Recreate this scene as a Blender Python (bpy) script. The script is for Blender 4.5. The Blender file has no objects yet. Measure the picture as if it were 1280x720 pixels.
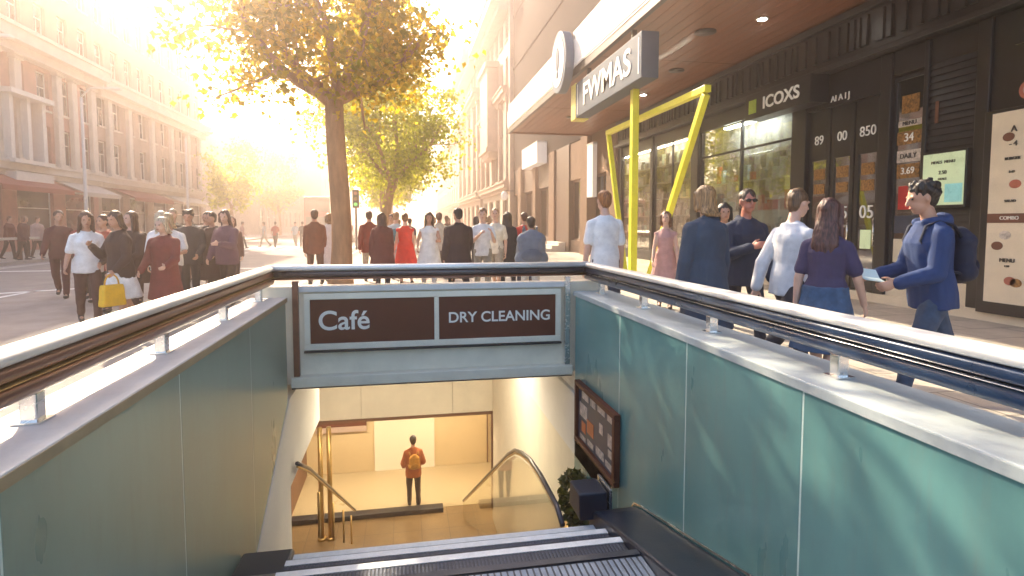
import bpy, math, random
import numpy as np
from mathutils import Vector, Matrix, noise as mnoise
random.seed(7); rng = np.random.default_rng(7)
R = math.radians
S = bpy.context.scene
COL = S.collection
PENDING = []          # finished people stay unlinked until all are shaped (keeps evaluation quick)

# ------------------------------------------------------------------ materials
M = {}
def nodes_of(name):
    m = bpy.data.materials.new(name); m.use_nodes = True
    nt = m.node_tree; b = nt.nodes['Principled BSDF']
    return m, nt, b
def pm(name, col, rough=.6, metal=0, var=.18, scale=6, bump=.0, bscale=60, spec=.5, stretch=(1,1,1), coat=0, emit=None, estr=0, rvar=.1):
    """plain surface with uneven colour, uneven gloss and a little relief"""
    m, nt, b = nodes_of(name); N = nt.nodes.new; L = nt.links.new
    tc = N('ShaderNodeTexCoord'); mp = N('ShaderNodeMapping'); mp.inputs['Scale'].default_value = stretch
    L(tc.outputs['Object'], mp.inputs['Vector'])
    n = N('ShaderNodeTexNoise'); n.inputs['Scale'].default_value = scale; n.inputs['Detail'].default_value = 5; n.inputs['Roughness'].default_value=.62
    L(mp.outputs[0], n.inputs['Vector'])
    cr = N('ShaderNodeValToRGB')
    c = np.array(col[:3]); lo = c*(1-var); hi = np.minimum(c*(1+var), .95)
    cr.color_ramp.elements[0].position = .3; cr.color_ramp.elements[0].color = (*lo, 1)
    cr.color_ramp.elements[1].position = .72; cr.color_ramp.elements[1].color = (*hi, 1)
    L(n.outputs['Fac'], cr.inputs['Fac']); L(cr.outputs[0], b.inputs['Base Color'])
    mr = N('ShaderNodeMapRange'); mr.inputs['To Min'].default_value = max(.03, rough-rvar); mr.inputs['To Max'].default_value = min(1, rough+rvar)
    L(n.outputs['Fac'], mr.inputs['Value']); L(mr.outputs[0], b.inputs['Roughness'])
    b.inputs['Metallic'].default_value = metal; b.inputs['Specular IOR Level'].default_value = spec
    if coat: b.inputs['Coat Weight'].default_value = coat; b.inputs['Coat Roughness'].default_value = .08
    if bump:
        n2 = N('ShaderNodeTexNoise'); n2.inputs['Scale'].default_value = bscale; n2.inputs['Detail'].default_value = 4
        L(mp.outputs[0], n2.inputs['Vector'])
        bp = N('ShaderNodeBump'); bp.inputs['Strength'].default_value = bump; bp.inputs['Distance'].default_value = .02
        L(n2.outputs['Fac'], bp.inputs['Height']); L(bp.outputs[0], b.inputs['Normal'])
    if emit:
        b.inputs['Emission Color'].default_value = (*emit, 1); b.inputs['Emission Strength'].default_value = estr
    M[name] = m; return m

def paving(name, c1, c2, mortar, bw, bh, scale=1.0, rough=.75, msize=.008, axis='XY', bump=.4, offset=.5, var=.5):
    m, nt, b = nodes_of(name); N = nt.nodes.new; L = nt.links.new
    tc = N('ShaderNodeTexCoord'); mp = N('ShaderNodeMapping')
    if axis == 'YZ': mp.inputs['Rotation'].default_value = (0, R(-90), R(-90))
    if axis == 'XZ': mp.inputs['Rotation'].default_value = (R(-90), 0, 0)
    L(tc.outputs['Object'], mp.inputs['Vector'])
    br = N('ShaderNodeTexBrick'); br.offset = offset
    br.inputs['Color1'].default_value = (*c1, 1); br.inputs['Color2'].default_value = (*c2, 1); br.inputs['Mortar'].default_value = (*mortar, 1)
    br.inputs['Scale'].default_value = scale; br.inputs['Mortar Size'].default_value = msize
    br.inputs['Brick Width'].default_value = bw; br.inputs['Row Height'].default_value = bh; br.inputs['Mortar Smooth'].default_value=.2
    L(mp.outputs[0], br.inputs['Vector'])
    n = N('ShaderNodeTexNoise'); n.inputs['Scale'].default_value = 1.3; n.inputs['Detail'].default_value = 8; n.inputs['Roughness'].default_value=.7
    L(tc.outputs['Object'], n.inputs['Vector'])
    mr = N('ShaderNodeMapRange'); mr.inputs['From Min'].default_value=.3; mr.inputs['From Max'].default_value=.7
    mr.inputs['To Min'].default_value = 1-var*.6; mr.inputs['To Max'].default_value = 1+var*.35
    L(n.outputs['Fac'], mr.inputs['Value'])
    mx = N('ShaderNodeVectorMath'); mx.operation = 'SCALE'
    L(br.outputs['Color'], mx.inputs[0]); L(mr.outputs[0], mx.inputs['Scale']); L(mx.outputs[0], b.inputs['Base Color'])
    b.inputs['Roughness'].default_value = rough
    bp = N('ShaderNodeBump'); bp.inputs['Strength'].default_value = bump; bp.inputs['Distance'].default_value = .01; bp.invert = True
    L(br.outputs['Fac'], bp.inputs['Height']); L(bp.outputs[0], b.inputs['Normal'])
    M[name] = m; return m

def glassy(name, tint=(.9,.95,.95), refl=.12, rough=.02, see=.85):
    m, nt, b = nodes_of(name); N = nt.nodes.new; L = nt.links.new
    out = nt.nodes['Material Output']
    tr = N('ShaderNodeBsdfTransparent'); tr.inputs[0].default_value = (*[t*see for t in tint], 1)
    gl = N('ShaderNodeBsdfGlossy'); gl.inputs['Roughness'].default_value = rough; gl.inputs[0].default_value=(1,1,1,1)
    lw = N('ShaderNodeLayerWeight'); lw.inputs['Blend'].default_value = .35
    mr = N('ShaderNodeMapRange'); mr.inputs['To Min'].default_value = refl; mr.inputs['To Max'].default_value = .34
    L(lw.outputs['Fresnel'], mr.inputs['Value'])
    mx = N('ShaderNodeMixShader'); L(mr.outputs[0], mx.inputs[0]); L(tr.outputs[0], mx.inputs[1]); L(gl.outputs[0], mx.inputs[2])
    L(mx.outputs[0], out.inputs['Surface'])
    M[name] = m; return m

def leafy(name, c1, c2, trans=.5):
    m, nt, b = nodes_of(name); N = nt.nodes.new; L = nt.links.new
    out = nt.nodes['Material Output']; nt.nodes.remove(b)
    g = N('ShaderNodeNewGeometry'); cr = N('ShaderNodeValToRGB')
    cr.color_ramp.elements[0].color = (*c1, 1); cr.color_ramp.elements[1].color = (*c2, 1)
    L(g.outputs['Random Per Island'], cr.inputs['Fac'])
    d = N('ShaderNodeBsdfPrincipled'); d.inputs['Roughness'].default_value = .5; L(cr.outputs[0], d.inputs['Base Color'])
    t = N('ShaderNodeBsdfTranslucent')
    h = N('ShaderNodeVectorMath'); h.operation='MULTIPLY'; h.inputs[1].default_value=(1.9,1.7,.6); L(cr.outputs[0], h.inputs[0]); L(h.outputs[0], t.inputs[0])
    mx = N('ShaderNodeMixShader'); mx.inputs[0].default_value = trans
    L(d.outputs[0], mx.inputs[1]); L(t.outputs[0], mx.inputs[2]); L(mx.outputs[0], out.inputs['Surface'])
    M[name] = m; return m

def strands(name, col, scale=90):
    m, nt, b = nodes_of(name); N = nt.nodes.new; L = nt.links.new
    tc = N('ShaderNodeTexCoord'); mp = N('ShaderNodeMapping'); mp.inputs['Scale'].default_value=(1,1,.08)
    L(tc.outputs['Object'], mp.inputs[0])
    n = N('ShaderNodeTexNoise'); n.inputs['Scale'].default_value=scale; n.inputs['Detail'].default_value=3; L(mp.outputs[0], n.inputs['Vector'])
    cr = N('ShaderNodeValToRGB'); c=np.array(col)
    cr.color_ramp.elements[0].position=.35; cr.color_ramp.elements[0].color=(*(c*.45),1); cr.color_ramp.elements[1].position=.7; cr.color_ramp.elements[1].color=(*np.minimum(c*1.7,.9),1)
    L(n.outputs['Fac'], cr.inputs[0]); L(cr.outputs[0], b.inputs['Base Color']); b.inputs['Roughness'].default_value=.45
    bp=N('ShaderNodeBump'); bp.inputs['Strength'].default_value=.7; bp.inputs['Distance'].default_value=.01; L(n.outputs['Fac'], bp.inputs['Height']); L(bp.outputs[0], b.inputs['Normal'])
    M[name]=m; return m

paving('pavement_slabs', (.56,.5,.42), (.47,.42,.35), (.26,.23,.19), .9, .6, msize=.012)
pm('asphalt', (.25,.225,.21), .85, var=.25, scale=1.2, bump=.35, bscale=90)
pm('kerb_stone', (.36,.33,.3), .75, var=.2, scale=4, bump=.2)
pm('road_paint', (.72,.72,.7), .6, var=.18, scale=9, bump=.1)
# stairwell
def teal(name, col, col2):
    m = pm(name, col, .3, var=.16, scale=1.6, spec=.6, bump=.02, bscale=2.5, stretch=(1,1,.35), rvar=.1)
    nt=m.node_tree; N=nt.nodes.new; L=nt.links.new; b=nt.nodes['Principled BSDF']; src=b.inputs['Base Color'].links[0].from_socket
    tc=N('ShaderNodeTexCoord'); mp=N('ShaderNodeMapping'); mp.inputs['Scale'].default_value=(5,5,.5); L(tc.outputs['Object'],mp.inputs[0])
    n=N('ShaderNodeTexNoise'); n.inputs['Scale'].default_value=3.5; n.inputs['Detail'].default_value=7; n.inputs['Roughness'].default_value=.7; L(mp.outputs[0],n.inputs['Vector'])
    mr=N('ShaderNodeMapRange'); mr.inputs['From Min'].default_value=.5; mr.inputs['From Max'].default_value=.8; mr.inputs['To Max'].default_value=.3; L(n.outputs['Fac'],mr.inputs['Value'])
    mx=N('ShaderNodeMix'); mx.data_type='RGBA'; L(mr.outputs[0],mx.inputs['Factor']); L(src,mx.inputs['A']); mx.inputs['B'].default_value=(.2,.19,.15,1); L(mx.outputs['Result'],b.inputs['Base Color'])
    return m
teal('teal_glass', (.125,.285,.275), None)
teal('olive_glass', (.22,.33,.275), None)
pm('panel_joint', (.62,.74,.68), .4, var=.1)
pm('white_coping', (.66,.64,.61), .55, var=.1, scale=5, bump=.12, bscale=40)
pm('grey_coping', (.42,.47,.47), .5, var=.12, scale=5, bump=.12, bscale=40)
pm('tan_edge', (.38,.3,.18), .6, var=.15)
pm('steel', (.72,.72,.72), .26, 1, var=.08, scale=30, stretch=(1,.06,1), rvar=.08)
pm('dark_rail', (.07,.06,.065), .3, .2, var=.2, scale=14, coat=.3)
pm('brown_rail', (.2,.075,.04), .34, .1, var=.25, scale=8, stretch=(1,.08,1), coat=.3)
pm('navy_rail', (.02,.045,.1), .3, .2, var=.2, scale=8, coat=.3)
pm('light_frame', (.82,.76,.62), .45, .05, var=.08, scale=4)
pm('sign_brown', (.12,.035,.018), .55, spec=.25, var=.12, scale=3)
pm('cream_letter', (.86,.82,.74), .5, var=.04)
pm('plaster_cream', (.78,.72,.58), .7, var=.07, scale=2, bump=.08, bscale=30)
pm('plaster_white', (.8,.78,.73), .7, var=.05, scale=2, bump=.08, bscale=30)
pm('brown_wall', (.16,.075,.04), .6, var=.25, scale=3)
pm('hall_back', (.58,.45,.25), .5, var=.06, scale=1.2)
pm('hall_panel', (.42,.33,.19), .3, var=.03, scale=1)
paving('hall_tiles', (.24,.155,.07), (.2,.125,.05), (.12,.08,.04), .6, .6, msize=.01, rough=.3, bump=.15, offset=0)
pm('dark_metal', (.035,.035,.04), .4, .5, var=.25, scale=10)
pm('navy_skirt', (.012,.02,.04), .35, .2, var=.25, scale=5, bump=.05)
pm('tread_metal', (.2,.25,.33), .45, .6, var=.2, scale=9, bump=.1, bscale=30)
pm('step_metal', (.05,.065,.1), .42, .4, var=.3, scale=12, bump=.2, bscale=40)
pm('nosing', (.78,.8,.8), .4, .2, var=.1, scale=20)
pm('gold_metal', (.6,.4,.14), .35, .7, var=.15)
pm('lamp_warm', (1,.85,.6), .5, emit=(1,.86,.64), estr=12)
pm('lamp_panel', (.66,.57,.4), .5, var=.02, emit=(1,.86,.62), estr=.05)
pm('poster_navy', (.03,.045,.085), .4, var=.2); pm('poster_paper', (.55,.48,.42), .5, var=.45, scale=22); pm('poster_orange', (.6,.16,.05), .5)
# shops
pm('black_shop', (.006,.008,.014), .38, var=.35, scale=3, bump=.05, bscale=20)
pm('black_trim', (.018,.021,.028), .35, .1, var=.3, scale=9)
pm('wood_soffit', (.2,.07,.028), .42, var=.3, scale=2.5, stretch=(6,.35,1), coat=.15)
pm('plank_gap', (.05,.02,.01), .8)
pm('white_box', (.74,.73,.71), .45, var=.05, emit=(1,.97,.92), estr=.06)
pm('rail_silver', (.8,.8,.78), .38, .35, var=.06)
pm('box_cap', (.5,.5,.48), .5, var=.1)
pm('canopy_metal', (.055,.05,.05), .45, .3, var=.2)
pm('sign_grey', (.085,.11,.145), .6, spec=.15, var=.1, scale=3)
pm('sign_grey_side', (.14,.18,.23), .6, spec=.2, var=.1, scale=3)
pm('sign_yellow', (.78,.7,.16), .5, var=.08)
pm('frame_yellow', (.72,.68,.03), .4, var=.08, scale=5, coat=.2)
pm('lime_logo', (.35,.5,.06), .5)
pm('facade_brown', (.034,.026,.024), .9, spec=.05, var=.16, scale=.8, bump=.15, bscale=9)
pm('pilaster_tan', (.2,.13,.09), .8, spec=.15, var=.15, scale=2, bump=.1)
pm('door_brown', (.085,.05,.035), .5, var=.2, scale=4)
paving('stacked_stone', (.62,.6,.57), (.16,.155,.15), (.04,.04,.04), .5, .12, msize=.012, axis='YZ', rough=.8, bump=1.0, var=.9)
pm('window_back', (.3,.3,.29), .7, var=.75, scale=2.2, stretch=(1,2.2,.5))
pm('interior_dark', (.03,.028,.026), .8, var=.4, scale=2)
glassy('shop_glass', (.9,.95,.93), .14)
glassy('dark_glass', (.4,.42,.44), .3, .03)
pm('window_pane', (.06,.065,.07), .08, var=.4, scale=.9, spec=.8)
glassy('rail_glass', (.97,.96,.9), .05, .02, .93)
pm('screen_green', (.5,.6,.4), .3, var=.12, scale=2, emit=(.62,.72,.4), estr=.12)
pm('screen_teal', (.25,.55,.55), .3, emit=(.25,.6,.58), estr=.1)
pm('menu_cream', (.72,.62,.46), .6, var=.08, scale=3)
pm('menu_brown', (.16,.06,.035), .6); pm('menu_red', (.4,.12,.08), .5); pm('menu_amber', (.26,.125,.035), .5, var=.85, scale=26)
pm('poster_red', (.45,.02,.025), .5); pm('sign_green', (.12,.42,.08), .5, emit=(.2,.7,.15), estr=.4)
pm('white_letter', (.85,.85,.83), .5, var=.03); pm('text_dark', (.05,.045,.04), .6)
pm('lamp_white', (1,1,1), .4, emit=(1,.95,.85), estr=26)
# buildings
pm('brick_pink', (.5,.26,.2), .85, var=.2, scale=1.6, bump=.25, bscale=12)
pm('stone_cream', (.46,.4,.32), .8, var=.15, scale=1.2, bump=.2, bscale=8)
pm('stone_pale', (.66,.6,.52), .8, var=.12, scale=1.4, bump=.15, bscale=8)
pm('stone_tan', (.42,.31,.24), .8, var=.18, scale=1.2, bump=.2, bscale=8)
pm('window_white', (.68,.66,.62), .5, var=.06)
pm('window_brown', (.14,.075,.05), .5, var=.1)
pm('awning_red', (.3,.07,.045), .8, var=.15, scale=5); pm('awning_cream', (.55,.48,.4), .8, var=.1)
pm('slate', (.1,.1,.11), .7, var=.2)
# trees and plants
pm('bark', (.38,.21,.11), .9, var=.4, scale=5, stretch=(1,1,.25), bump=.7, bscale=14)
leafy('plane_leaves', (.14,.15,.012), (.42,.3,.025), .8)
leafy('far_leaves', (.15,.19,.012), (.36,.38,.035), .75)
leafy('pot_leaves', (.02,.045,.012), (.12,.13,.03), .3)
# vehicles
pm('paint_white', (.78,.77,.75), .25, var=.04, coat=.6); pm('paint_red', (.4,.03,.02), .3, var=.08, coat=.6); pm('paint_silver', (.5,.5,.5), .3, .5, var=.06, coat=.6)
pm('rubber', (.02,.02,.02), .8); pm('head_lamp', (.9,.9,.85), .15, spec=.8); pm('tail_lamp', (.5,.02,.01), .2)
pm('skin', (.5,.27,.18), .5, var=.08, scale=14); pm('skin_pale', (.62,.38,.28), .5, var=.08, scale=14); pm('skin_red', (.52,.2,.13), .5, var=.1, scale=14)
pm('eye_dark', (.02,.015,.012), .15); pm('lip', (.35,.12,.1), .5); pm('paper', (.6,.72,.7), .6, var=.04)

# ------------------------------------------------------------------ mesh building
class MB:
    def __init__(s): s.v = []; s.f = []; s.m = []; s.k = 0
    def add(s, vs, fs, mi=0):
        o = s.k; s.v.extend([tuple(p) for p in vs]); s.k += len(vs)
        for f in fs: s.f.append(tuple(i+o for i in f)); s.m.append(mi)
        return s
    def box(s, x0, x1, y0, y1, z0, z1, mi=0):
        x0,x1 = min(x0,x1),max(x0,x1); y0,y1=min(y0,y1),max(y0,y1); z0,z1=min(z0,z1),max(z0,z1)
        vs = [(x0,y0,z0),(x1,y0,z0),(x1,y1,z0),(x0,y1,z0),(x0,y0,z1),(x1,y0,z1),(x1,y1,z1),(x0,y1,z1)]
        return s.add(vs, [(0,3,2,1),(4,5,6,7),(0,1,5,4),(1,2,6,5),(2,3,7,6),(3,0,4,7)], mi)
    def prism(s, poly, a0, a1, axis='X', mi=0):
        """poly in the other two coordinates, extruded along axis"""
        n = len(poly)
        def P(p, a): return (a, p[0], p[1]) if axis=='X' else ((p[0], a, p[1]) if axis=='Y' else (p[0], p[1], a))
        vs = [P(p,a0) for p in poly]+[P(p,a1) for p in poly]
        fs = [tuple(range(n))[::-1], tuple(range(n,2*n))]+[(i,(i+1)%n,n+(i+1)%n,n+i) for i in range(n)]
        return s.add(vs, fs, mi)
    def rings(s, rs, close=True, mi=0):
        n = len(rs[0]); vs = [p for r in rs for p in r]; fs = []
        for j in range(len(rs)-1):
            for i in range(n): fs.append((j*n+i, j*n+(i+1)%n, (j+1)*n+(i+1)%n, (j+1)*n+i))
        if close:
            fs.append(tuple(range(n))[::-1]); fs.append(tuple((len(rs)-1)*n+i for i in range(n)))
        return s.add(vs, fs, mi)
    def tube(s, pts, rad, n=10, mi=0, flat=1.0):
        pts = [Vector(p) for p in pts]
        if not hasattr(rad,'__len__'): rad = [rad]*len(pts)
        rs = []; ref = None
        for i,p in enumerate(pts):
            d = (pts[min(i+1,len(pts)-1)]-pts[max(i-1,0)]).normalized()
            if ref is None: ref = Vector((0,0,1)) if abs(d.z)<.9 else Vector((1,0,0))
            a = d.cross(ref).normalized(); b = a.cross(d).normalized(); ref = b
            rs.append([p+a*math.cos(t)*rad[i]+b*math.sin(t)*rad[i]*flat for t in [2*math.pi*k/n for k in range(n)]])
        return s.rings(rs, True, mi)
    def capsule(s, p0, p1, r0, r1, n=10, flat=None, fl=1.0):
        """rounded tapered limb; flat = a direction along which it is thinned by fl"""
        p0=Vector(p0); p1=Vector(p1); d=(p1-p0); ln=d.length; d=d/ln if ln>1e-6 else Vector((0,0,1))
        if flat is None: flat=Vector((1,0,0)) if abs(d.x)<.8 else Vector((0,1,0))
        b=(Vector(flat)-d*d.dot(Vector(flat))).normalized(); a=d.cross(b)
        rs=[]
        for ph in (-85,-55,-25): 
            c,q=math.cos(R(ph)),math.sin(R(ph)); rs.append((p0+d*q*r0, r0*c))
        rs.append((p0,r0)); rs.append((p1,r1))
        for ph in (25,55,85):
            c,q=math.cos(R(ph)),math.sin(R(ph)); rs.append((p1+d*q*r1, r1*c))
        return s.rings([[p+a*math.cos(t)*r+b*math.sin(t)*r*fl for t in [2*math.pi*k/n for k in range(n)]] for p,r in rs])
    def ball(s, c, r, n=14, k=9, X=None):
        """ellipsoid, optional 3x3 rotation X"""
        rs=[]
        for j in range(k):
            ph=-math.pi/2+math.pi*(j+.35)/(k-.3)
            rs.append([(r[0]*math.cos(ph)*math.cos(t), r[1]*math.cos(ph)*math.sin(t), r[2]*math.sin(ph)) for t in [2*math.pi*i/n for i in range(n)]])
        rs=[[Vector(c)+((X@Vector(p)) if X else Vector(p)) for p in q] for q in rs]
        return s.rings(rs)
    def mesh(s, name, mats, smooth=False, off=(0,0,0)):
        me = bpy.data.meshes.new(name)
        v = np.array(s.v, float)-np.array(off, float)
        me.from_pydata(v.tolist(), [], s.f)
        for m in (mats if isinstance(mats,(list,tuple)) else [mats]): me.materials.append(M[m] if isinstance(m,str) else m)
        if any(s.m): me.polygons.foreach_set('material_index', s.m)
        if smooth: me.polygons.foreach_set('use_smooth', [True]*len(me.polygons))
        me.update(); return me
def wloc(o):
    v = Vector((0,0,0))
    while o: v += o.location; o = o.parent
    return v
def part(mb, name, mats, parent=None, smooth=False, bevel=0, auto=False):
    """one mesh object built from world coordinates; goes under parent when given"""
    off = wloc(parent) if parent else Vector((0,0,0))
    if not parent:
        v=np.array(mb.v); off = Vector(((v[:,0].min()+v[:,0].max())/2, (v[:,1].min()+v[:,1].max())/2, v[:,2].min()))
    o = bpy.data.objects.new(name, mb.mesh(name, mats, smooth, off)); COL.objects.link(o)
    if parent: o.parent = parent
    else: o.location = off
    if bevel:
        b = o.modifiers.new('bevel','BEVEL'); b.width=bevel; b.segments=2; b.limit_method='ANGLE'; b.angle_limit=R(40)
    return o
def tag(o, label, cat, group=None, kind=None):
    o['label']=label; o['category']=cat
    if group: o['group']=group
    if kind: o['kind']=kind
    return o
def thing(name, loc, label, cat, group=None, rz=0):
    o = bpy.data.objects.new(name, None); o.empty_display_size=.2; COL.objects.link(o); o.location=loc; o.rotation_euler=(0,0,rz)
    return tag(o,label,cat,group)
def structure(mb, name, mats, smooth=False, bevel=0):
    o = part(mb,name,mats,None,smooth,bevel); o['kind']='structure'; return o
def inst(o, parent, loc, name=None):
    c = o.copy(); COL.objects.link(c); c.parent=parent; c.location=loc
    if name: c.name=name
    return c
FACE_STREET_R = Matrix(((0,0,-1),(-1,0,0),(0,1,0)))      # reads from the street on the right-hand facades (normal -X)
FACE_NEAR = Matrix(((1,0,0),(0,0,-1),(0,1,0)))           # normal -Y
def lettering(txt, size, mat, parent, loc, rot, name='lettering', extrude=.008, bold=.0, align='CENTER', xs=1.0):
    cu = bpy.data.curves.new('t','FONT'); cu.body=txt; cu.size=size; cu.extrude=extrude; cu.offset=bold; cu.align_x=align; cu.align_y='CENTER'
    t = bpy.data.objects.new('t',cu); COL.objects.link(t)
    bpy.context.view_layer.update()
    me = bpy.data.meshes.new_from_object(t.evaluated_get(bpy.context.evaluated_depsgraph_get()))
    bpy.data.objects.remove(t); me.name=name; me.materials.clear(); me.materials.append(M[mat])
    off = wloc(parent); me.transform(Matrix.Diagonal((xs,1,1,1))); me.transform(Matrix.Translation(Vector(loc)-off)@rot.to_4x4())
    o = bpy.data.objects.new(name, me); COL.objects.link(o); o.parent=parent; return o

# ------------------------------------------------------------------ people
def rx(v, a):
    v=Vector(v); c,s=math.cos(a),math.sin(a); return Vector((v.x, v.y*c-v.z*s, v.y*s+v.z*c))
def rz_(v, a):
    v=Vector(v); c,s=math.cos(a),math.sin(a); return Vector((v.x*c-v.y*s, v.x*s+v.y*c, v.z))
def fuse(mb, name, mat, voxel, smooth=3, fold=0.0, fscale=(9,9,3), seed=0, scale=1.0):
    """melt overlapping forms into one continuous skin, relax it, press in soft folds"""
    me = bpy.data.meshes.new(name); me.from_pydata([tuple(p) for p in mb.v], [], mb.f); me.update()
    o = bpy.data.objects.new(name, me); COL.objects.link(o)
    r = o.modifiers.new('r','REMESH'); r.mode='VOXEL'; r.voxel_size=voxel; r.adaptivity=0
    q = o.modifiers.new('s','SMOOTH'); q.factor=.5; q.iterations=smooth
    dg = bpy.context.evaluated_depsgraph_get(); dg.update()
    out = bpy.data.meshes.new_from_object(o.evaluated_get(dg)); bpy.data.objects.remove(o); bpy.data.meshes.remove(me)
    n=len(out.vertices); co=np.empty(n*3); out.vertices.foreach_get('co',co); co=co.reshape(-1,3)
    if fold:
        no=np.empty(n*3); out.vertices.foreach_get('normal',no); no=no.reshape(-1,3)
        f=np.array([mnoise.noise((p[0]*fscale[0]+seed*3.1,p[1]*fscale[1]+p[2]*2.2,p[2]*fscale[2]+seed)) + .5*mnoise.noise((p[0]*fscale[0]*2.3,p[1]*fscale[1]*2.3+seed,p[2]*fscale[2]*2.6)) for p in co])
        co=co+no*(f*fold)[:,None]
    co*=scale
    out.vertices.foreach_set('co',co.ravel()); out.name=name; out.materials.clear(); out.materials.append(M[mat] if isinstance(mat,str) else mat)
    out.polygons.foreach_set('use_smooth',[True]*len(out.polygons)); out.update(); return out

CLOTH={}
def cloth(col, kind='cloth'):
    k=(tuple(col),kind)
    if k not in CLOTH:
        nm='%s_%d'%(kind,len(CLOTH))
        if kind=='hair': strands(nm,col)
        elif kind=='denim': pm(nm,col,.85,var=.3,scale=16,bump=.4,bscale=260)
        else: pm(nm,col,.85,var=.16,scale=9,bump=.25,bscale=180)
        CLOTH[k]=nm
    return CLOTH[k]

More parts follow.
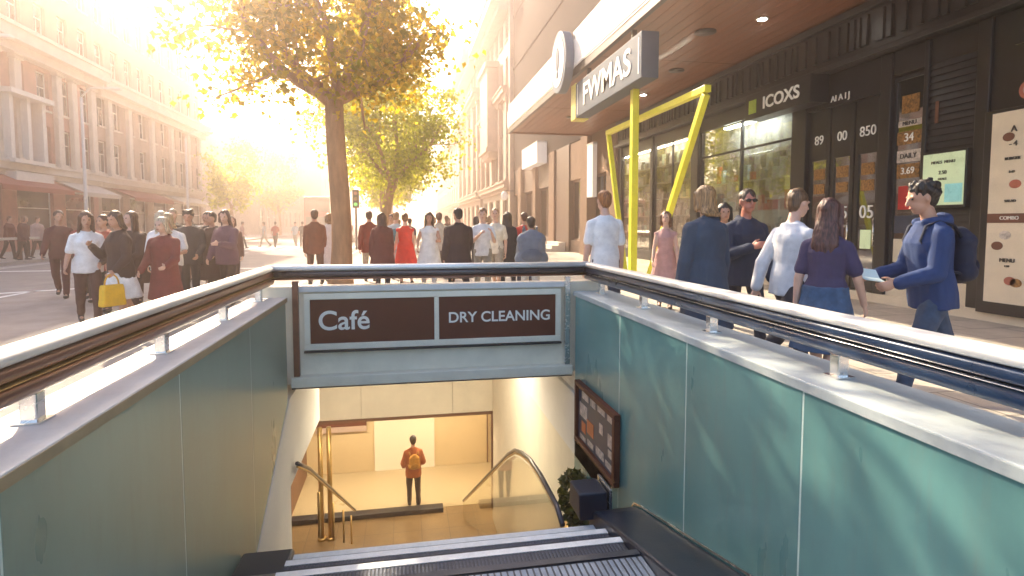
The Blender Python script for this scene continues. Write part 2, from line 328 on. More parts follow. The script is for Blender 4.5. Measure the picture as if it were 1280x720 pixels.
def person(loc, head, label, H=1.75, top=('tee',(.8,.8,.8)), bottom=('trousers',(.03,.04,.07)), hair=('short',(.03,.02,.015)), skin='skin',
           shoes=(.03,.03,.03), legs=((10,5),(-10,12)), arms=((8,6,12,0),(8,6,12,0)), lean=2, hyaw=0, hpitch=0, det=1, fem=False, group=None, glasses=False, cat='person', wide=1.0, seed=None):
    """stands at loc facing 'head' degrees (0 = away up the street); arms = (forward swing, out, elbow, inward) for left, right"""
    if det<2:
        J_=lambda a: random.uniform(-a,a)
        arms=tuple((f+J_(9),ab+abs(J_(5)),e+abs(J_(22)),i_+J_(6)) for f,ab,e,i_ in arms); hyaw+=J_(24); hpitch+=J_(7); lean+=J_(2.5); head+=J_(9); legs=tuple((a+J_(4),k+abs(J_(5))) for a,k in legs)
    vox={0:.026,1:.015,2:.0082}[det]; sc=H/1.755; sd=random.random()*50
    root=bpy.data.objects.new('person',None); root.location=loc; root.rotation_euler=(0,0,R(head)); root.empty_display_size=.2
    tag(root,label,cat,group); PENDING.append(root)
    sh=.148 if fem else .168; hw=.172 if fem else .16
    J={}; drops=[]
    for s,(a,k) in zip((-1,1),legs):
        a,k=R(a),R(k); t=Vector((0,math.sin(a),-math.cos(a))); q=Vector((0,math.sin(a-k),-math.cos(a-k)))
        hip=Vector((s*.092,0,0)); kn=hip+t*.425+Vector((s*.004,0,0)); an=kn+q*.405; J[s]=[hip,kn,an,a-k]; drops.append(-an.z)
    pz=max(drops)+.082; P=Vector((0,0,pz))
    ln=R(-lean)
    def up(v): return P+rx(v,ln)
    rings=[(-.07,.11,.09,0),(0,hw,.112,0),(.08,hw*.96,.108,.002),(.17,.138 if not fem else .125,.098,.006),(.28,.152 if not fem else .135,.108,.008),(.38,.165 if not fem else .148,.116 if not fem else .12,.008),(.43,.152*sh/.168,.104,0),(.475,.118*sh/.168,.085,-.006),(.51,.085*sh/.168,.068,-.01),(.55,.06,.056,-.01)]
    def torso(mb, inf, zlo, zhi, flare=0, n=18, hem=None):
        rs=[]
        zz=[r[0] for r in rings]
        lv=[zlo]+[z for z in zz if zlo<z<zhi]+[zhi]
        if zlo<-.1: lv=[zlo,zlo*.6,zlo*.25]+[z for z in zz if -.05<z<zhi]+[zhi]
        for z in lv:
            A=np.array(rings); a=[np.interp(z,A[:,0],A[:,i]) for i in (1,2,3)]
            if z<0: a[0],a[1],a[2]=hw,.112,0
            g=inf+max(0,-z)*flare
            rs.append([up(((a[0]*wide+g)*math.cos(t),(a[1]*wide+g)*math.sin(t)+a[2],z)) for t in [2*math.pi*k/n for k in range(n)]])
        mb.rings(rs)
    # arms
    A={}
    for s,(f,ab,e,inn) in zip((-1,1),arms):
        f,ab,e,inn=R(f),R(ab),R(e),R(inn)
        so=Vector((s*sh*wide,0,.435)); d=rx((0,0,-1),f); d=Vector((d.x+s*math.sin(ab),d.y,d.z*math.cos(ab))).normalized()
        el=so+d*.285; g=rx((0,0,-1),f+e); g=Vector((s*math.sin(ab)*.4,g.y,g.z)); g=rz_(g, s*inn).normalized()
        wr=el+g*.25; A[s]=[up(so),up(el),up(wr),rx(g,ln)]
    hc=Vector((0,.02,.715)); nk=Vector((0,-.004,.56))
    def hd(v):
        q=Vector(v)-nk; q=rz_(rx(q,R(-hpitch)),R(-hyaw)); return up(nk+q)
    HX=(Matrix.Rotation(ln,3,'X') @ Matrix.Rotation(R(-hyaw),3,'Z') @ Matrix.Rotation(R(-hpitch),3,'X'))
    # body: one skin
    b=MB(); torso(b,0,-.07,.545)
    for s in (-1,1):
        hip,kn,an,fa=J[s]; 
        b.capsule(P+hip,P+kn,.082,.056); b.capsule(P+kn,P+an,.055,.036); b.capsule(P+kn.lerp(an,.12)+Vector((0,-.012,0)),P+kn.lerp(an,.5)+Vector((0,-.012,0)),.052,.045)
        ft=rx((0,.13,-.035),max(-.5,min(.3,fa*.5))); b.capsule(P+an+Vector((0,-.03,-.035)),P+an+ft,.036,.03)
        so,el,wr,g=A[s]
        b.capsule(so,el,.047,.039); b.capsule(el,wr,.04,.027); b.ball(so,(.05,.052,.05),10,7); b.capsule(so+Vector((0,0,.0)),up((0,-.015,.52)),.044,.05)
        n=(Vector((-s,0,0))-g*g.dot(Vector((-s,0,0)))); n=n.normalized() if n.length>.1 else Vector((0,0,-1)); l=g.cross(n).normalized()
        if l.y<0 and abs(l.y)>.3: l=-l
        if l.z<-.5: l=-l
        if det==0: b.capsule(wr,wr+g*.13,.026,.024,8,n,.6)
        else:
            b.capsule(wr+g*.015,wr+g*.075,.028,.037,10,n,.42)
            for i,(o,L1) in enumerate(((.031,.072),(.011,.082),(-.011,.076),(-.03,.058))):
                r=.0088; k0=wr+g*.08+l*o; k1=k0+(g*.86+n*.4).normalized()*L1*.52; k2=k1+(g*.4+n*.92).normalized()*L1*.5
                b.capsule(k0-g*.02,k1,r,r,7); b.capsule(k1,k2,r,r*.85,7)
            t0=wr+g*.025+l*.028; t1=t0+(g*.6+l*.65+n*.25).normalized()*.045; b.capsule(t0,t1,.0125,.0105,7); b.capsule(t1,t1+(g*.85+l*.1+n*.4).normalized()*.032,.0105,.0088,7)
    b.capsule(up((0,-.018,.5)),hd((0,.006,.64)),.056,.05,12)
    b.ball(hd(hc+Vector((0,-.006,.018))),(.076,.093,.104),16,11,HX); b.ball(hd(hc+Vector((0,.03,-.05))),(.058,.062,.064),14,9,HX); b.ball(hd(hc+Vector((0,.052,-.092))),(.03,.03,.022),10,7,HX)
    if det>0:
        b.capsule(hd(hc+Vector((0,.088,.012))),hd(hc+Vector((0,.112,-.03))),.009,.0145,8); 
        for s in (-1,1): b.ball(hd(hc+Vector((s*.077,-.002,-.005))),(.01,.02,.032),8,7,HX); b.ball(hd(hc+Vector((s*.032,.078,.024))),(.028,.012,.009),8,5,HX)
        b.ball(hd(hc+Vector((0,.083,-.06))),(.024,.012,.009),10,5,HX)
    out=[('body',fuse(b,'body',skin,vox,2 if det==2 else 3,0,seed=sd,scale=sc))]
    if det>0:
        e=MB()
        for s in (-1,1): e.ball(hd(hc+Vector((s*.031,.083,.008))),(.012,.008,.007),8,5,HX)
        me=e.mesh('eyes','eye_dark',True); me.transform(Matrix.Scale(sc,4)); out.append(('eyes',me))
        e=MB(); e.ball(hd(hc+Vector((0,.088,-.06))),(.023,.011,.007),10,5,HX); me=e.mesh('mouth','lip',True); me.transform(Matrix.Scale(sc,4)); out.append(('mouth',me))
    if glasses:
        e=MB()
        for s in (-1,1): e.ball(hd(hc+Vector((s*.033,.093,.012))),(.029,.01,.02),12,7,HX); e.capsule(hd(hc+Vector((s*.06,.088,.016))),hd(hc+Vector((s*.08,-.01,.012))),.004,.004,6)
        e.capsule(hd(hc+Vector((-.02,.1,.018))),hd(hc+Vector((.02,.1,.018))),.005,.005,6)
        me=e.mesh('sunglasses','eye_dark',True); me.transform(Matrix.Scale(sc,4)); out.append(('sunglasses',me))
    # upper clothing
    kind,tc=top; t=MB(); inf={'tee':.016,'sweater':.026,'hoodie':.034,'jacket':.036,'coat':.04,'tank':.01,'dress':.014}[kind]
    zlo={'tee':-.1,'sweater':-.11,'hoodie':-.12,'jacket':-.16,'coat':-.46,'tank':-.06,'dress':-.5}[kind]
    torso(t,inf,zlo,.535,flare={'coat':.14,'dress':.22}.get(kind,0))
    for s in (-1,1):
        so,el,wr,g=A[s]
        if kind in ('tank','dress'): t.ball(so,(.062,.06,.05),10,7); continue
        t.ball(so,(.05+inf*.55,)*3,12,8); t.capsule(so,up((0,-.015,.515)),.045+inf*.5,.05+inf*.4)
        if kind=='tee': t.capsule(so,so.lerp(el,.72),.052+inf*.5,.058+inf*.3)
        else: t.capsule(so,el,.049+inf*.6,.046+inf*.55); t.capsule(el,el.lerp(wr,.97),.047+inf*.6,.035+inf*.5)
    if kind in ('jacket','coat'): t.capsule(up((-.06,-.055,.54)),up((.06,-.055,.54)),.035,.035); t.capsule(up((.05,.03,.53)),up((.03,.1,.43)),.025,.02); t.capsule(up((-.05,.03,.53)),up((-.03,.1,.43)),.025,.02)
    if kind=='hoodie':
        t.ball(up((0,-.1,.52)),(.1,.06,.075),12,8); 
        for s in (-1,1): t.capsule(up((s*.08,-.09,.53)),up((s*.06,.06,.53)),.035,.03)
    nm={'tee':'shirt','tank':'top','sweater':'sweater','hoodie':'hoodie','jacket':'jacket','coat':'coat','dress':'dress'}[kind]
    out.append((nm,fuse(t,nm,cloth(tc),max(vox,.009),3,.009 if det else .006,seed=sd,scale=sc)))
    # lower clothing
    kind2,bc=bottom
    if kind2:
        t=MB()
        if kind2=='skirt':
            rs=[]
            for z,q in ((.1,.012),(0,.022),(-.15,.05),(-.34,.085),(-.44,.1)):
                rs.append([P+Vector(((hw+q)*math.cos(u)*(1+.03*math.sin(7*u)*(-z*2)), (.115+q+max(0,-z)*.12)*math.sin(u)*(1+.04*math.sin(9*u)*(-z*2)), z)) for u in [2*math.pi*k/36 for k in range(36)]])
            t.rings(rs)
        else:
            A_=[(-.085,.125,.1),(0,hw+.014,.125),(.09,hw*.96+.012,.118)]
            t.rings([[P+Vector((a*math.cos(u),c*math.sin(u),z)) for u in [2*math.pi*k/18 for k in range(18)]] for z,a,c in A_])
            for s in (-1,1):
                hip,kn,an,fa=J[s]
                if kind2=='shorts': t.capsule(P+hip,P+hip.lerp(kn,.85),.098,.085)
                else: t.capsule(P+hip,P+kn,.096,.072); t.capsule(P+kn,P+kn.lerp(an,.93),.071,.056)
        nm={'skirt':'skirt','shorts':'shorts'}.get(kind2,'trousers')
        out.append((nm,fuse(t,nm,cloth(bc,'cloth' if max(bc)>.4 else 'denim'),max(vox,.009),3,.008 if det else 0,(12,12,5),seed=sd+3,scale=sc)))
    for s in (-1,1):
        hip,kn,an,fa=J[s]; q=max(-.5,min(.3,fa*.5)); t=MB(); a=P+an
        t.capsule(a+rx((0,-.035,-.04),q),a+rx((0,.15,-.048),q),.046,.038,12,Vector((0,0,1)),.85); t.capsule(a+rx((0,-.01,.0),q),a+rx((0,.02,-.04),q),.045,.045)
        out.append(('shoe',fuse(t,'shoe',cloth(shoes,'leather'),max(vox,.01),2,scale=sc)))
    hk,hcol=hair
    if hk!='bald':
        t=MB(); t.ball(hd(hc+Vector((0,-.02,.042))),(.085,.098,.094),16,10,HX); t.ball(hd(hc+Vector((0,-.05,-.005))),(.074,.06,.085),14,9,HX)
        if hk=='quiff': t.ball(hd(hc+Vector((0,.045,.1))),(.07,.06,.04),12,8,HX); t.ball(hd(hc+Vector((0,-.01,.085))),(.088,.095,.07),12,8,HX)
        if hk=='curly':
            for i in range(46):
                u=i*2.4; z=-.01+.125*random.random(); k=.088*math.sqrt(max(.1,1-((z-.03)/.12)**2)); y=-.025+k*1.05*math.sin(u)
                if y>-.02 and z<.06: continue
                t.ball(hd(hc+Vector((k*math.cos(u),y,z+.01))),(.021,.021,.024),7,5)
        if hk in ('long','bob'):
            low=.36 if hk=='long' else .16
            t.rings([[hd(hc+Vector((w*math.cos(u),y+dp*math.sin(u),z))) for u in [2*math.pi*k/14 for k in range(14)]] for z,w,dp,y in ((.06,.085,.07,-.03),(-.06,.088,.06,-.05),(-.14,.1,.055,-.075),(-low*.75,.11,.05,-.1),(-low,.07,.03,-.11))])
            for s in (-1,1): t.capsule(hd(hc+Vector((s*.075,.015,.05))),hd(hc+Vector((s*.095,.0,-low*.6))),.03,.022)
        if hk=='bun': t.ball(hd(hc+Vector((0,-.11,.06))),(.05,.05,.05),10,8)
        out.append(('hair',fuse(t,'hair',cloth(hcol,'hair'),max(vox,.009),2,.008,(34,34,7),seed=sd+9,scale=sc)))
    for nm,me in out:
        o=bpy.data.objects.new(nm,me); o.parent=root; PENDING.append(o)
    # joints in the world, for what the person carries
    W=Matrix.Translation(Vector(loc))@Matrix.Rotation(R(head),4,'Z')
    def world(v): return W@(Vector(v)*sc)
    root_info={'back':lambda v: world(up(v)),'hand':{s:(world(A[s][2]+A[s][3]*.08)) for s in (-1,1)},'rot':head,'W':W,'sc':sc}
    return root, root_info
def backpack(info, col, label, w=.15, h=.22, d=.085, strap=True, cat='backpack', det=1, group=None, y=-.2, accent=None):
    """bag on a back: pouch, pocket, two shoulder straps"""
    root=bpy.data.objects.new('backpack',None); c=info['back']((0,y,.26)); root.location=c; root.rotation_euler=(0,0,R(info['rot'])); tag(root,label,cat,group); PENDING.append(root)
    t=MB(); t.ball((0,0,0),(w,d,h),16,11); t.capsule((-w*.6,0,-h*.55),(w*.6,0,-h*.55),d*.95,d*.95); t.capsule((-w*.5,0,h*.45),(w*.5,0,h*.45),d*.85,d*.85)
    o=bpy.data.objects.new('pouch',fuse(t,'pouch',cloth(col),.013,4,.006,seed=3)); o.parent=root; PENDING.append(o)
    t=MB(); t.ball((0,-d*.85,-h*.4),(w*.75,d*.4,h*.4),14,9); o=bpy.data.objects.new('pocket',fuse(t,'pocket',cloth(accent or [k*.8 for k in col]),.013,3)); o.parent=root; PENDING.append(o)
    for s in (-1,1):
        t=MB(); t.tube([(s*.085,d*.5,h*.6),(s*.1,d+.02,h*1.02),(s*.105,d+.13,h*1.16),(s*.11,d+.22,h*1.0),(s*.115,d+.255,h*.5),(s*.125,d+.2,-h*.1),(s*.13,d+.08,-h*.5),(s*.12,d*.5,-h*.6)],.017,8,flat=.55)
        o=bpy.data.objects.new('strap',t.mesh('strap',cloth([k*.7 for k in col]),True)); o.parent=root; PENDING.append(o)
    return root

RD=-.12                                     # the road lies a kerb below the pavement
BLK=(.022,.022,.028); NVY=(.02,.035,.08); WHT=(.74,.74,.74); BRN=(.05,.028,.018); GRY=(.12,.13,.15)
walk=lambda a=1: dict(legs=((22*a,6),(-16*a,24)),arms=((-18*a,6,10,0),(20*a,6,22,0)))
# --- beside the shops, walking past the right-hand parapet
person((2.5,6.95,0),8,'man with ginger hair in white t-shirt seen from behind by the handrail corner',1.84,('tee',(.82,.82,.84)),('trousers',(.05,.06,.09)),('short',(.3,.12,.04)),'skin_pale',arms=((2,10,8,0),(2,10,8,0)),legs=((12,5),(-10,16)),det=2,wide=1.08)
person((2.72,4.85,0),14,'person with long blond hair in long slate blue coat seen from behind at the handrail',1.76,('coat',(.045,.065,.1)),('trousers',BLK),('bob',(.34,.19,.08)),'skin_pale',arms=((4,9,8,0),(4,9,8,0)),legs=((8,5),(-8,12)),det=2,wide=1.05)
person((3.62,5.66,0),172,'man in sunglasses and navy jacket walking toward the handrail, hand raised to chest',1.81,('jacket',(.02,.03,.06)),('trousers',(.02,.025,.045)),('short',(.05,.03,.02)),'skin_red',arms=((12,8,10,0),(22,8,88,38)),legs=((18,4),(-12,22)),det=2,glasses=True)
person((4.2,7.05,0),150,'dark haired person in black top half hidden behind the man in sunglasses',1.72,('sweater',BLK),('trousers',BLK),('bob',(.02,.016,.014)),det=1,**walk())
person((3.43,4.66,0),-82,'man with brown hair in white sweater walking right behind the denim skirt',1.78,('sweater',(.68,.69,.72)),('trousers',(.03,.03,.04)),('short',(.14,.075,.035)),'skin_pale',legs=((24,6),(-20,26)),arms=((-24,8,14,0),(26,8,30,0)),lean=4,det=2,hpitch=4)
person((3.27,4.0,0),-55,'woman with long brown hair in plum top and blue denim skirt walking away',1.63,('tee',(.06,.045,.1)),('skirt',(.05,.1,.19)),('long',(.085,.035,.028)),'skin_pale',legs=((16,4),(-14,18)),arms=((-6,12,10,0),(12,16,16,0)),det=2,fem=True,shoes=(.3,.08,.06))
h,hi=person((3.98,3.73,0),72,'man with dark curly hair in blue hoodie walking left with a paper in his hand',1.78,('hoodie',(.018,.045,.14)),('trousers',(.045,.075,.13)),('curly',(.022,.016,.014)),'skin',legs=((20,6),(-22,30)),arms=((14,6,62,14),(18,6,66,12)),lean=5,det=2,hpitch=8,shoes=(.5,.2,.14))
backpack(hi,(.014,.02,.045),'navy backpack worn by the man in the blue hoodie',det=2)
hp=MB(); hp.add([(-.1,-.075,.02),(0,-.075,0),(.1,-.075,.025),(-.1,.075,.02),(0,.075,0),(.1,.075,.025),(-.1,-.075,.024),(0,-.075,.004),(.1,-.075,.029),(-.1,.075,.024),(0,.075,.004),(.1,.075,.029)],[(0,3,4,1),(1,4,5,2),(6,7,10,9),(7,8,11,10),(0,1,7,6),(1,2,8,7),(3,9,10,4),(4,10,11,5),(0,6,9,3),(2,5,11,8)]); hpo=bpy.data.objects.new('folded_paper',hp.mesh('folded_paper','paper')); 
hpo.location=(hi['hand'][-1]+hi['hand'][1])/2+Vector((-.05,0,.03)); hpo.rotation_euler=(R(8),R(-22),R(70)); tag(hpo,'pale folded paper held by the man in the blue hoodie','paper'); PENDING.append(hpo)
person((4.25,8.9,0),160,'woman in pale pink dress with red front by the foot of the yellow frame',1.62,('dress',(.5,.28,.26)),(None,None),('bob',(.16,.07,.04)),'skin_pale',det=1,fem=True,legs=((10,3),(-8,12)))
# --- the pavement beyond the stairwell
gp='people walking on the pavement beyond the stairwell'
person((.97,10.5,0),5,'broad person in dark brown coat seen from behind, right of the white dress',1.72,('coat',(.05,.03,.028)),('trousers',BLK),('short',(.03,.02,.018)),wide=1.22,det=1,group=gp,**walk(.6))
person((1.5,11.1,0),175,'person in white shirt holding a camera to the chest',1.72,('tee',WHT),('trousers',(.3,.27,.22)),('short',(.2,.1,.05)),'skin_pale',arms=((30,8,95,35),(30,8,95,35)),det=1,group=gp)
person((1.84,11.7,0),165,'fair haired person in cream shirt beside the person with a camera',1.74,('tee',(.66,.6,.5)),('shorts',(.35,.3,.24)),('short',(.3,.17,.08)),'skin_pale',det=1,group=gp,**walk(.7))
person((2.2,12.3,0),0,'woman with long dark hair in black coat before the brown shopfront',1.68,('coat',BLK),('trousers',BLK),('long',(.03,.02,.016)),det=1,fem=True,group=gp,**walk(.7))
person((2.68,12.8,0),-8,'person in bright red top walking ahead of the grey backpack',1.7,('tee',(.55,.03,.025)),('trousers',NVY),('short',(.1,.04,.025)),det=1,group=gp,**walk(.8))
g,gi=person((2.05,9.3,0),-4,'person in pale trousers carrying a big grey backpack, seen from behind',1.55,('jacket',(.14,.15,.17)),('trousers',(.5,.48,.44)),('short',(.06,.035,.02)),det=1,group=gp,**walk(.7))
backpack(gi,(.16,.18,.22),'big slate grey backpack on the person beyond the handrail',w=.24,h=.3,d=.14,y=-.26)
person((.03,13.2,0),8,'woman in long bright red dress behind the handrail',1.66,('dress',(.7,.035,.02)),('skirt',(.7,.035,.02)),('bun',(.2,.1,.05)),'skin_pale',det=1,fem=True,group=gp,wide=1.1)
b2,bi=person((-.2,14.8,0),2,'person in pale blue top with teal bag left of the red dress',1.73,('tee',(.5,.6,.66)),('trousers',(.4,.4,.42)),('short',(.3,.18,.09)),'skin_pale',det=1,group=gp,**walk(.8))
backpack(bi,(.06,.22,.28),'small teal backpack on the person in the pale blue top',w=.13,h=.16)
person((.53,12.6,0),178,'woman in loose white dress with dark scarf right of the red dress',1.68,('dress',WHT),('trousers',(.5,.48,.46)),('long',(.05,.03,.02)),'skin',arms=((18,10,60,20),(12,14,30,0)),det=1,fem=True,group=gp,wide=1.15)
person((.9,15.1,0),0,'person in cream jacket in the middle of the crowd',1.76,('jacket',(.55,.5,.42)),('trousers',BRN),('short',(.1,.05,.03)),det=1,group=gp,**walk())
person((-.83,14.4,0),4,'person in dark red jacket just right of the tree trunk',1.76,('jacket',(.2,.03,.022)),('trousers',(.4,.36,.3)),('short',(.06,.03,.02)),det=1,group=gp,**walk())
person((-.45,12.3,0),0,'woman in wide maroon coat between the tree and the red dress',1.66,('coat',(.13,.03,.025)),('trousers',BLK),('long',(.09,.04,.025)),det=1,fem=True,group=gp,wide=1.15,**walk(.5))
person((-.35,17.4,0),170,'person in brown shirt walking toward us behind the maroon coat',1.75,('tee',(.25,.14,.08)),('trousers',(.45,.4,.34)),('short',(.05,.03,.02)),det=1,group=gp,**walk())
person((-1.98,13.6,0),10,'person in rust brown jacket left of the tree trunk',1.76,('jacket',(.18,.06,.03)),('trousers',(.12,.05,.03)),('short',(.08,.04,.02)),det=1,group=gp,**walk())
person((-1.78,14.6,0),6,'person in white coat close beside the left of the tree trunk',1.68,('coat',WHT),('trousers',WHT),('bob',(.25,.14,.06)),'skin_pale',det=1,fem=True,group=gp,**walk(.6))
cols=[('dark blue',(.03,.05,.12)),('cream',(.6,.55,.45)),('brown',(.14,.07,.04)),('black',BLK),('white',WHT),('rust',(.3,.09,.04)),('grey',(.25,.25,.26)),('tan',(.4,.28,.16)),('wine red',(.22,.03,.03)),('olive',(.16,.15,.06))]
for i,(x,y,hd_) in enumerate([(.2,21,5),(.95,19.5,175),(1.6,22,0),(2.3,18.5,4),(2.9,21,178),(3.5,24,2),(1.2,26,0),(2.1,28,176),(-.2,25,0),(3.9,18,180)]):
    cn,c=cols[i]; person((x,y,0),hd_,'far pavement walker in %s top, %s'%(cn,'facing the camera' if hd_>90 else 'walking away'),1.66+.02*(i*3%8),(['tee','jacket','sweater'][i%3],c),('trousers',[BLK,(.3,.28,.25),NVY][i%3]),(['short','bob','short','long'][i%4],[(.03,.02,.015),(.14,.07,.03),(.3,.17,.08)][i%3]),['skin','skin_pale'][i%2],det=0,group='people far along the pavement',**walk(.9))
# --- crossing the road on the left
gc='people crossing the road'
DR=(.045,.022,.02)
person((-4.75,9.8,RD),-150,'woman with very big dark hair in white blouse crossing the road',1.74,('tee',(.8,.8,.8)),('trousers',(.07,.025,.022)),('long',(.06,.024,.018)),arms=((6,12,20,0),(10,10,30,0)),det=1,fem=True,group=gc,legs=((16,4),(-12,20)),wide=1.1)
w2,wi=person((-4.03,9.2,RD),150,'woman in dark top and white skirt holding a yellow bag',1.72,('jacket',DR),('skirt',(.78,.78,.78)),('bob',(.05,.025,.018)),arms=((12,12,24,0),(24,8,80,30)),det=1,fem=True,group=gc,wide=1.1,shoes=(.4,.35,.3))
t=MB(); t.prism([(-.17,-.17),(.17,-.17),(.14,.13),(-.14,.13)],-.06,.06,'Y'); bag=bpy.data.objects.new('handbag',None); bag.location=wi['hand'][-1]+Vector((0,0,-.27)); bag.rotation_euler=(0,0,R(60)); tag(bag,'bright yellow handbag held by the woman in the white skirt','handbag'); PENDING.append(bag)
o=bpy.data.objects.new('bag_body',fuse(t,'bag_body',cloth((.85,.48,.01)),.016,4)); o.parent=bag; PENDING.append(o)
t=MB(); t.tube([(.1*math.cos(u),0,.13+.14*math.sin(u)) for u in np.linspace(0,math.pi,9)],.011,8); o=bpy.data.objects.new('strap',t.mesh('strap',cloth((.6,.32,.01)),True)); o.parent=bag; PENDING.append(o)
person((-3.5,9.35,RD),172,'person in maroon coat with pale trousers right of the yellow bag',1.64,('coat',(.2,.035,.03)),('trousers',(.6,.56,.5)),('bob',(.5,.4,.28)),'skin_pale',arms=((20,6,40,10),(8,8,20,0)),det=1,group=gc,wide=1.05)
person((-4.15,11.0,RD),10,'person with fair hair in white top behind the yellow bag',1.78,('sweater',(.8,.8,.8)),('trousers',(.12,.035,.03)),('long',(.55,.45,.33)),'skin_pale',det=1,fem=True,group=gc,**walk(.7))
person((-6.99,13.4,RD),-160,'slim person in dark red clothes at the outer edge of the crossing group',1.84,('sweater',(.1,.02,.02)),('trousers',(.1,.02,.018)),('short',(.05,.02,.015)),det=1,group=gc,**walk(.9))
person((-4.75,13.2,RD),176,'tall man in black jacket with yellow chest stripe in the crossing group',1.86,('jacket',BLK),('trousers',BLK),('short',(.4,.3,.2)),'skin_pale',arms=((10,8,60,25),(6,10,12,0)),det=1,group=gc,wide=1.2,legs=((14,4),(-10,16)))
person((-4.2,13.6,RD),170,'man in black jacket and dark cap of hair beside the yellow stripe jacket',1.8,('jacket',(.03,.02,.022)),('trousers',DR),('short',(.03,.02,.015)),det=1,group=gc,wide=1.2,legs=((8,4),(-12,18)))
person((-5.3,14.2,RD),-170,'man in brown jacket at the back of the crossing group',1.82,('jacket',(.07,.03,.02)),('trousers',DR),('curly',(.04,.02,.015)),det=1,group=gc,wide=1.15,**walk(.8))
person((-4.55,14.6,RD),178,'bald man in black sweater between the black jackets of the crossing group',1.84,('sweater',(.03,.018,.018)),('trousers',BLK),('bald',(.1,.1,.1)),'skin_pale',det=1,group=gc,wide=1.2,**walk(.7))
person((-3.95,14.4,RD),-176,'woman in dark maroon jumper behind the mauve jacket',1.72,('sweater',(.09,.025,.025)),('trousers',DR),('bob',(.12,.05,.03)),'skin_pale',det=1,fem=True,group=gc,wide=1.1,**walk(.7))
for (x,y,a,tp,tl,bt,hr,lb) in ((-5.15,11.2,-170,'jacket',(.3,.035,.025),BLK,('short',(.04,.02,.015)),'man in dark red jacket just behind the white blouse'),(-4.2,9.95,165,'sweater',DR,DR,('long',(.07,.03,.02)),'woman with long hair in dark brown jumper close behind the yellow bag'),(-4.02,11.0,178,'tee',(.78,.77,.75),(.1,.03,.03),('bob',(.4,.28,.16)),'person in white t-shirt between the maroon coat and the black jackets'),(-3.98,11.8,-172,'jacket',BLK,BLK,('curly',(.03,.02,.015)),'broad man in black coat in front of the yellow stripe jacket'),(-3.7,12.2,168,'coat',(.05,.02,.02),BLK,('short',(.05,.03,.02)),'person in long dark coat in front of the mauve jacket'),(-3.3,11.7,150,'jacket',(.13,.06,.09),DR,('bob',(.08,.035,.03)),'person in plum jacket nearest the right end of the crossing group'),(-6.1,12.6,-165,'sweater',(.26,.035,.03),DR,('short',(.06,.03,.02)),'person in dark red sweater behind the left of the white blouse')):
    person((x,y,RD),a,lb,random.uniform(1.7,1.84),(tp,tl),('trousers',bt),hr,random.choice(['skin','skin_pale']),det=1,group=gc,wide=1.15,arms=((random.uniform(0,30),8,random.uniform(10,80),15),(random.uniform(0,30),8,random.uniform(10,70),15)),legs=random.choice([((16,4),(-12,20)),((-12,18),(18,6)),((6,3),(-6,8))]),hyaw=random.uniform(-30,30))
p3,pi3=person((-3.65,13.0,RD),150,'woman in mauve jacket with one arm out, right end of the crossing group',1.76,('jacket',(.16,.09,.12)),('trousers',(.1,.03,.028)),('long',(.09,.04,.03)),'skin_pale',arms=((20,34,40,-10),(10,8,20,0)),det=1,fem=True,group=gc,wide=1.15,**dict(legs=((10,3),(-12,16))))
person((-5.75,15.9,RD),0,'person in dark rust top walking away behind the crossing group',1.78,('tee',(.2,.05,.03)),('trousers',(.5,.46,.4)),('short',(.35,.25,.15)),'skin_pale',det=1,group=gc,**walk())
person((-5.15,12.3,RD),-165,'woman in dark brown dress between the white blouse and the black jackets',1.74,('dress',(.05,.022,.018)),('trousers',DR),('long',(.05,.022,.015)),det=1,fem=True,group=gc,wide=1.15,**walk(.6))
person((-5.6,16.6,RD),178,'person in pale shirt at the very back of the crossing group',1.8,('tee',(.65,.6,.55)),('trousers',(.2,.1,.08)),('short',(.1,.05,.03)),det=1,group=gc,**walk())
for i,(x,y) in enumerate([(-15.5,26.3),(-14.7,25.7),(-14.9,27),(-15.9,28)]):
    cn,c=[('dark red',(.16,.03,.025)),('maroon',(.1,.025,.03)),('pale pink',(.5,.36,.32)),('brown',(.12,.05,.035))][i]
    person((x,y,0),[-90,-70,-110,-80][i],'person in %s jacket standing behind the far kerb railing'%cn,1.74,('jacket',c),('trousers',DR),(['short','bob'][i%2],(.2,.1,.06)),'skin_pale',det=0,group='people behind the kerb railing',wide=1.15)
for i,(x,y) in enumerate([(-12.6,38),(-11.2,40),(-10.1,39),(-9.2,41),(-8.3,40),(-7.4,42),(-6.6,40),(-5.9,43)]):
    cn,c=[('white',WHT),('cream',(.6,.54,.42)),('pink',(.5,.28,.25)),('pale grey',(.5,.5,.5)),('red',(.4,.05,.04)),('pale blue',(.4,.48,.55)),('black',BLK),('tan',(.4,.28,.18))][i]
    person((x,y,RD),[0,180,-90,90,0,180,10,170][i],'distant walker in %s top on the far crossing'%cn,1.74,('tee',c),('trousers',[BLK,(.4,.36,.3)][i%2]),('short',(.1,.05,.03)),det=0,group='people on the far crossing',**walk(.9))
# --- down in the hall
c,ci=person((.15,13.45,-5.25),2,'person in orange jacket standing in the underground hall seen from behind',1.7,('jacket',(.36,.09,.02)),('trousers',(.03,.02,.016)),('short',(.03,.018,.012)),'skin',arms=((10,12,40,10),(10,12,40,10)),det=1,legs=((6,3),(-6,6)))
backpack(ci,(.52,.24,.03),'yellow backpack worn by the person in the underground hall',w=.13,h=.19,d=.07)
for o in PENDING:
    if o.name not in COL.objects: COL.objects.link(o)

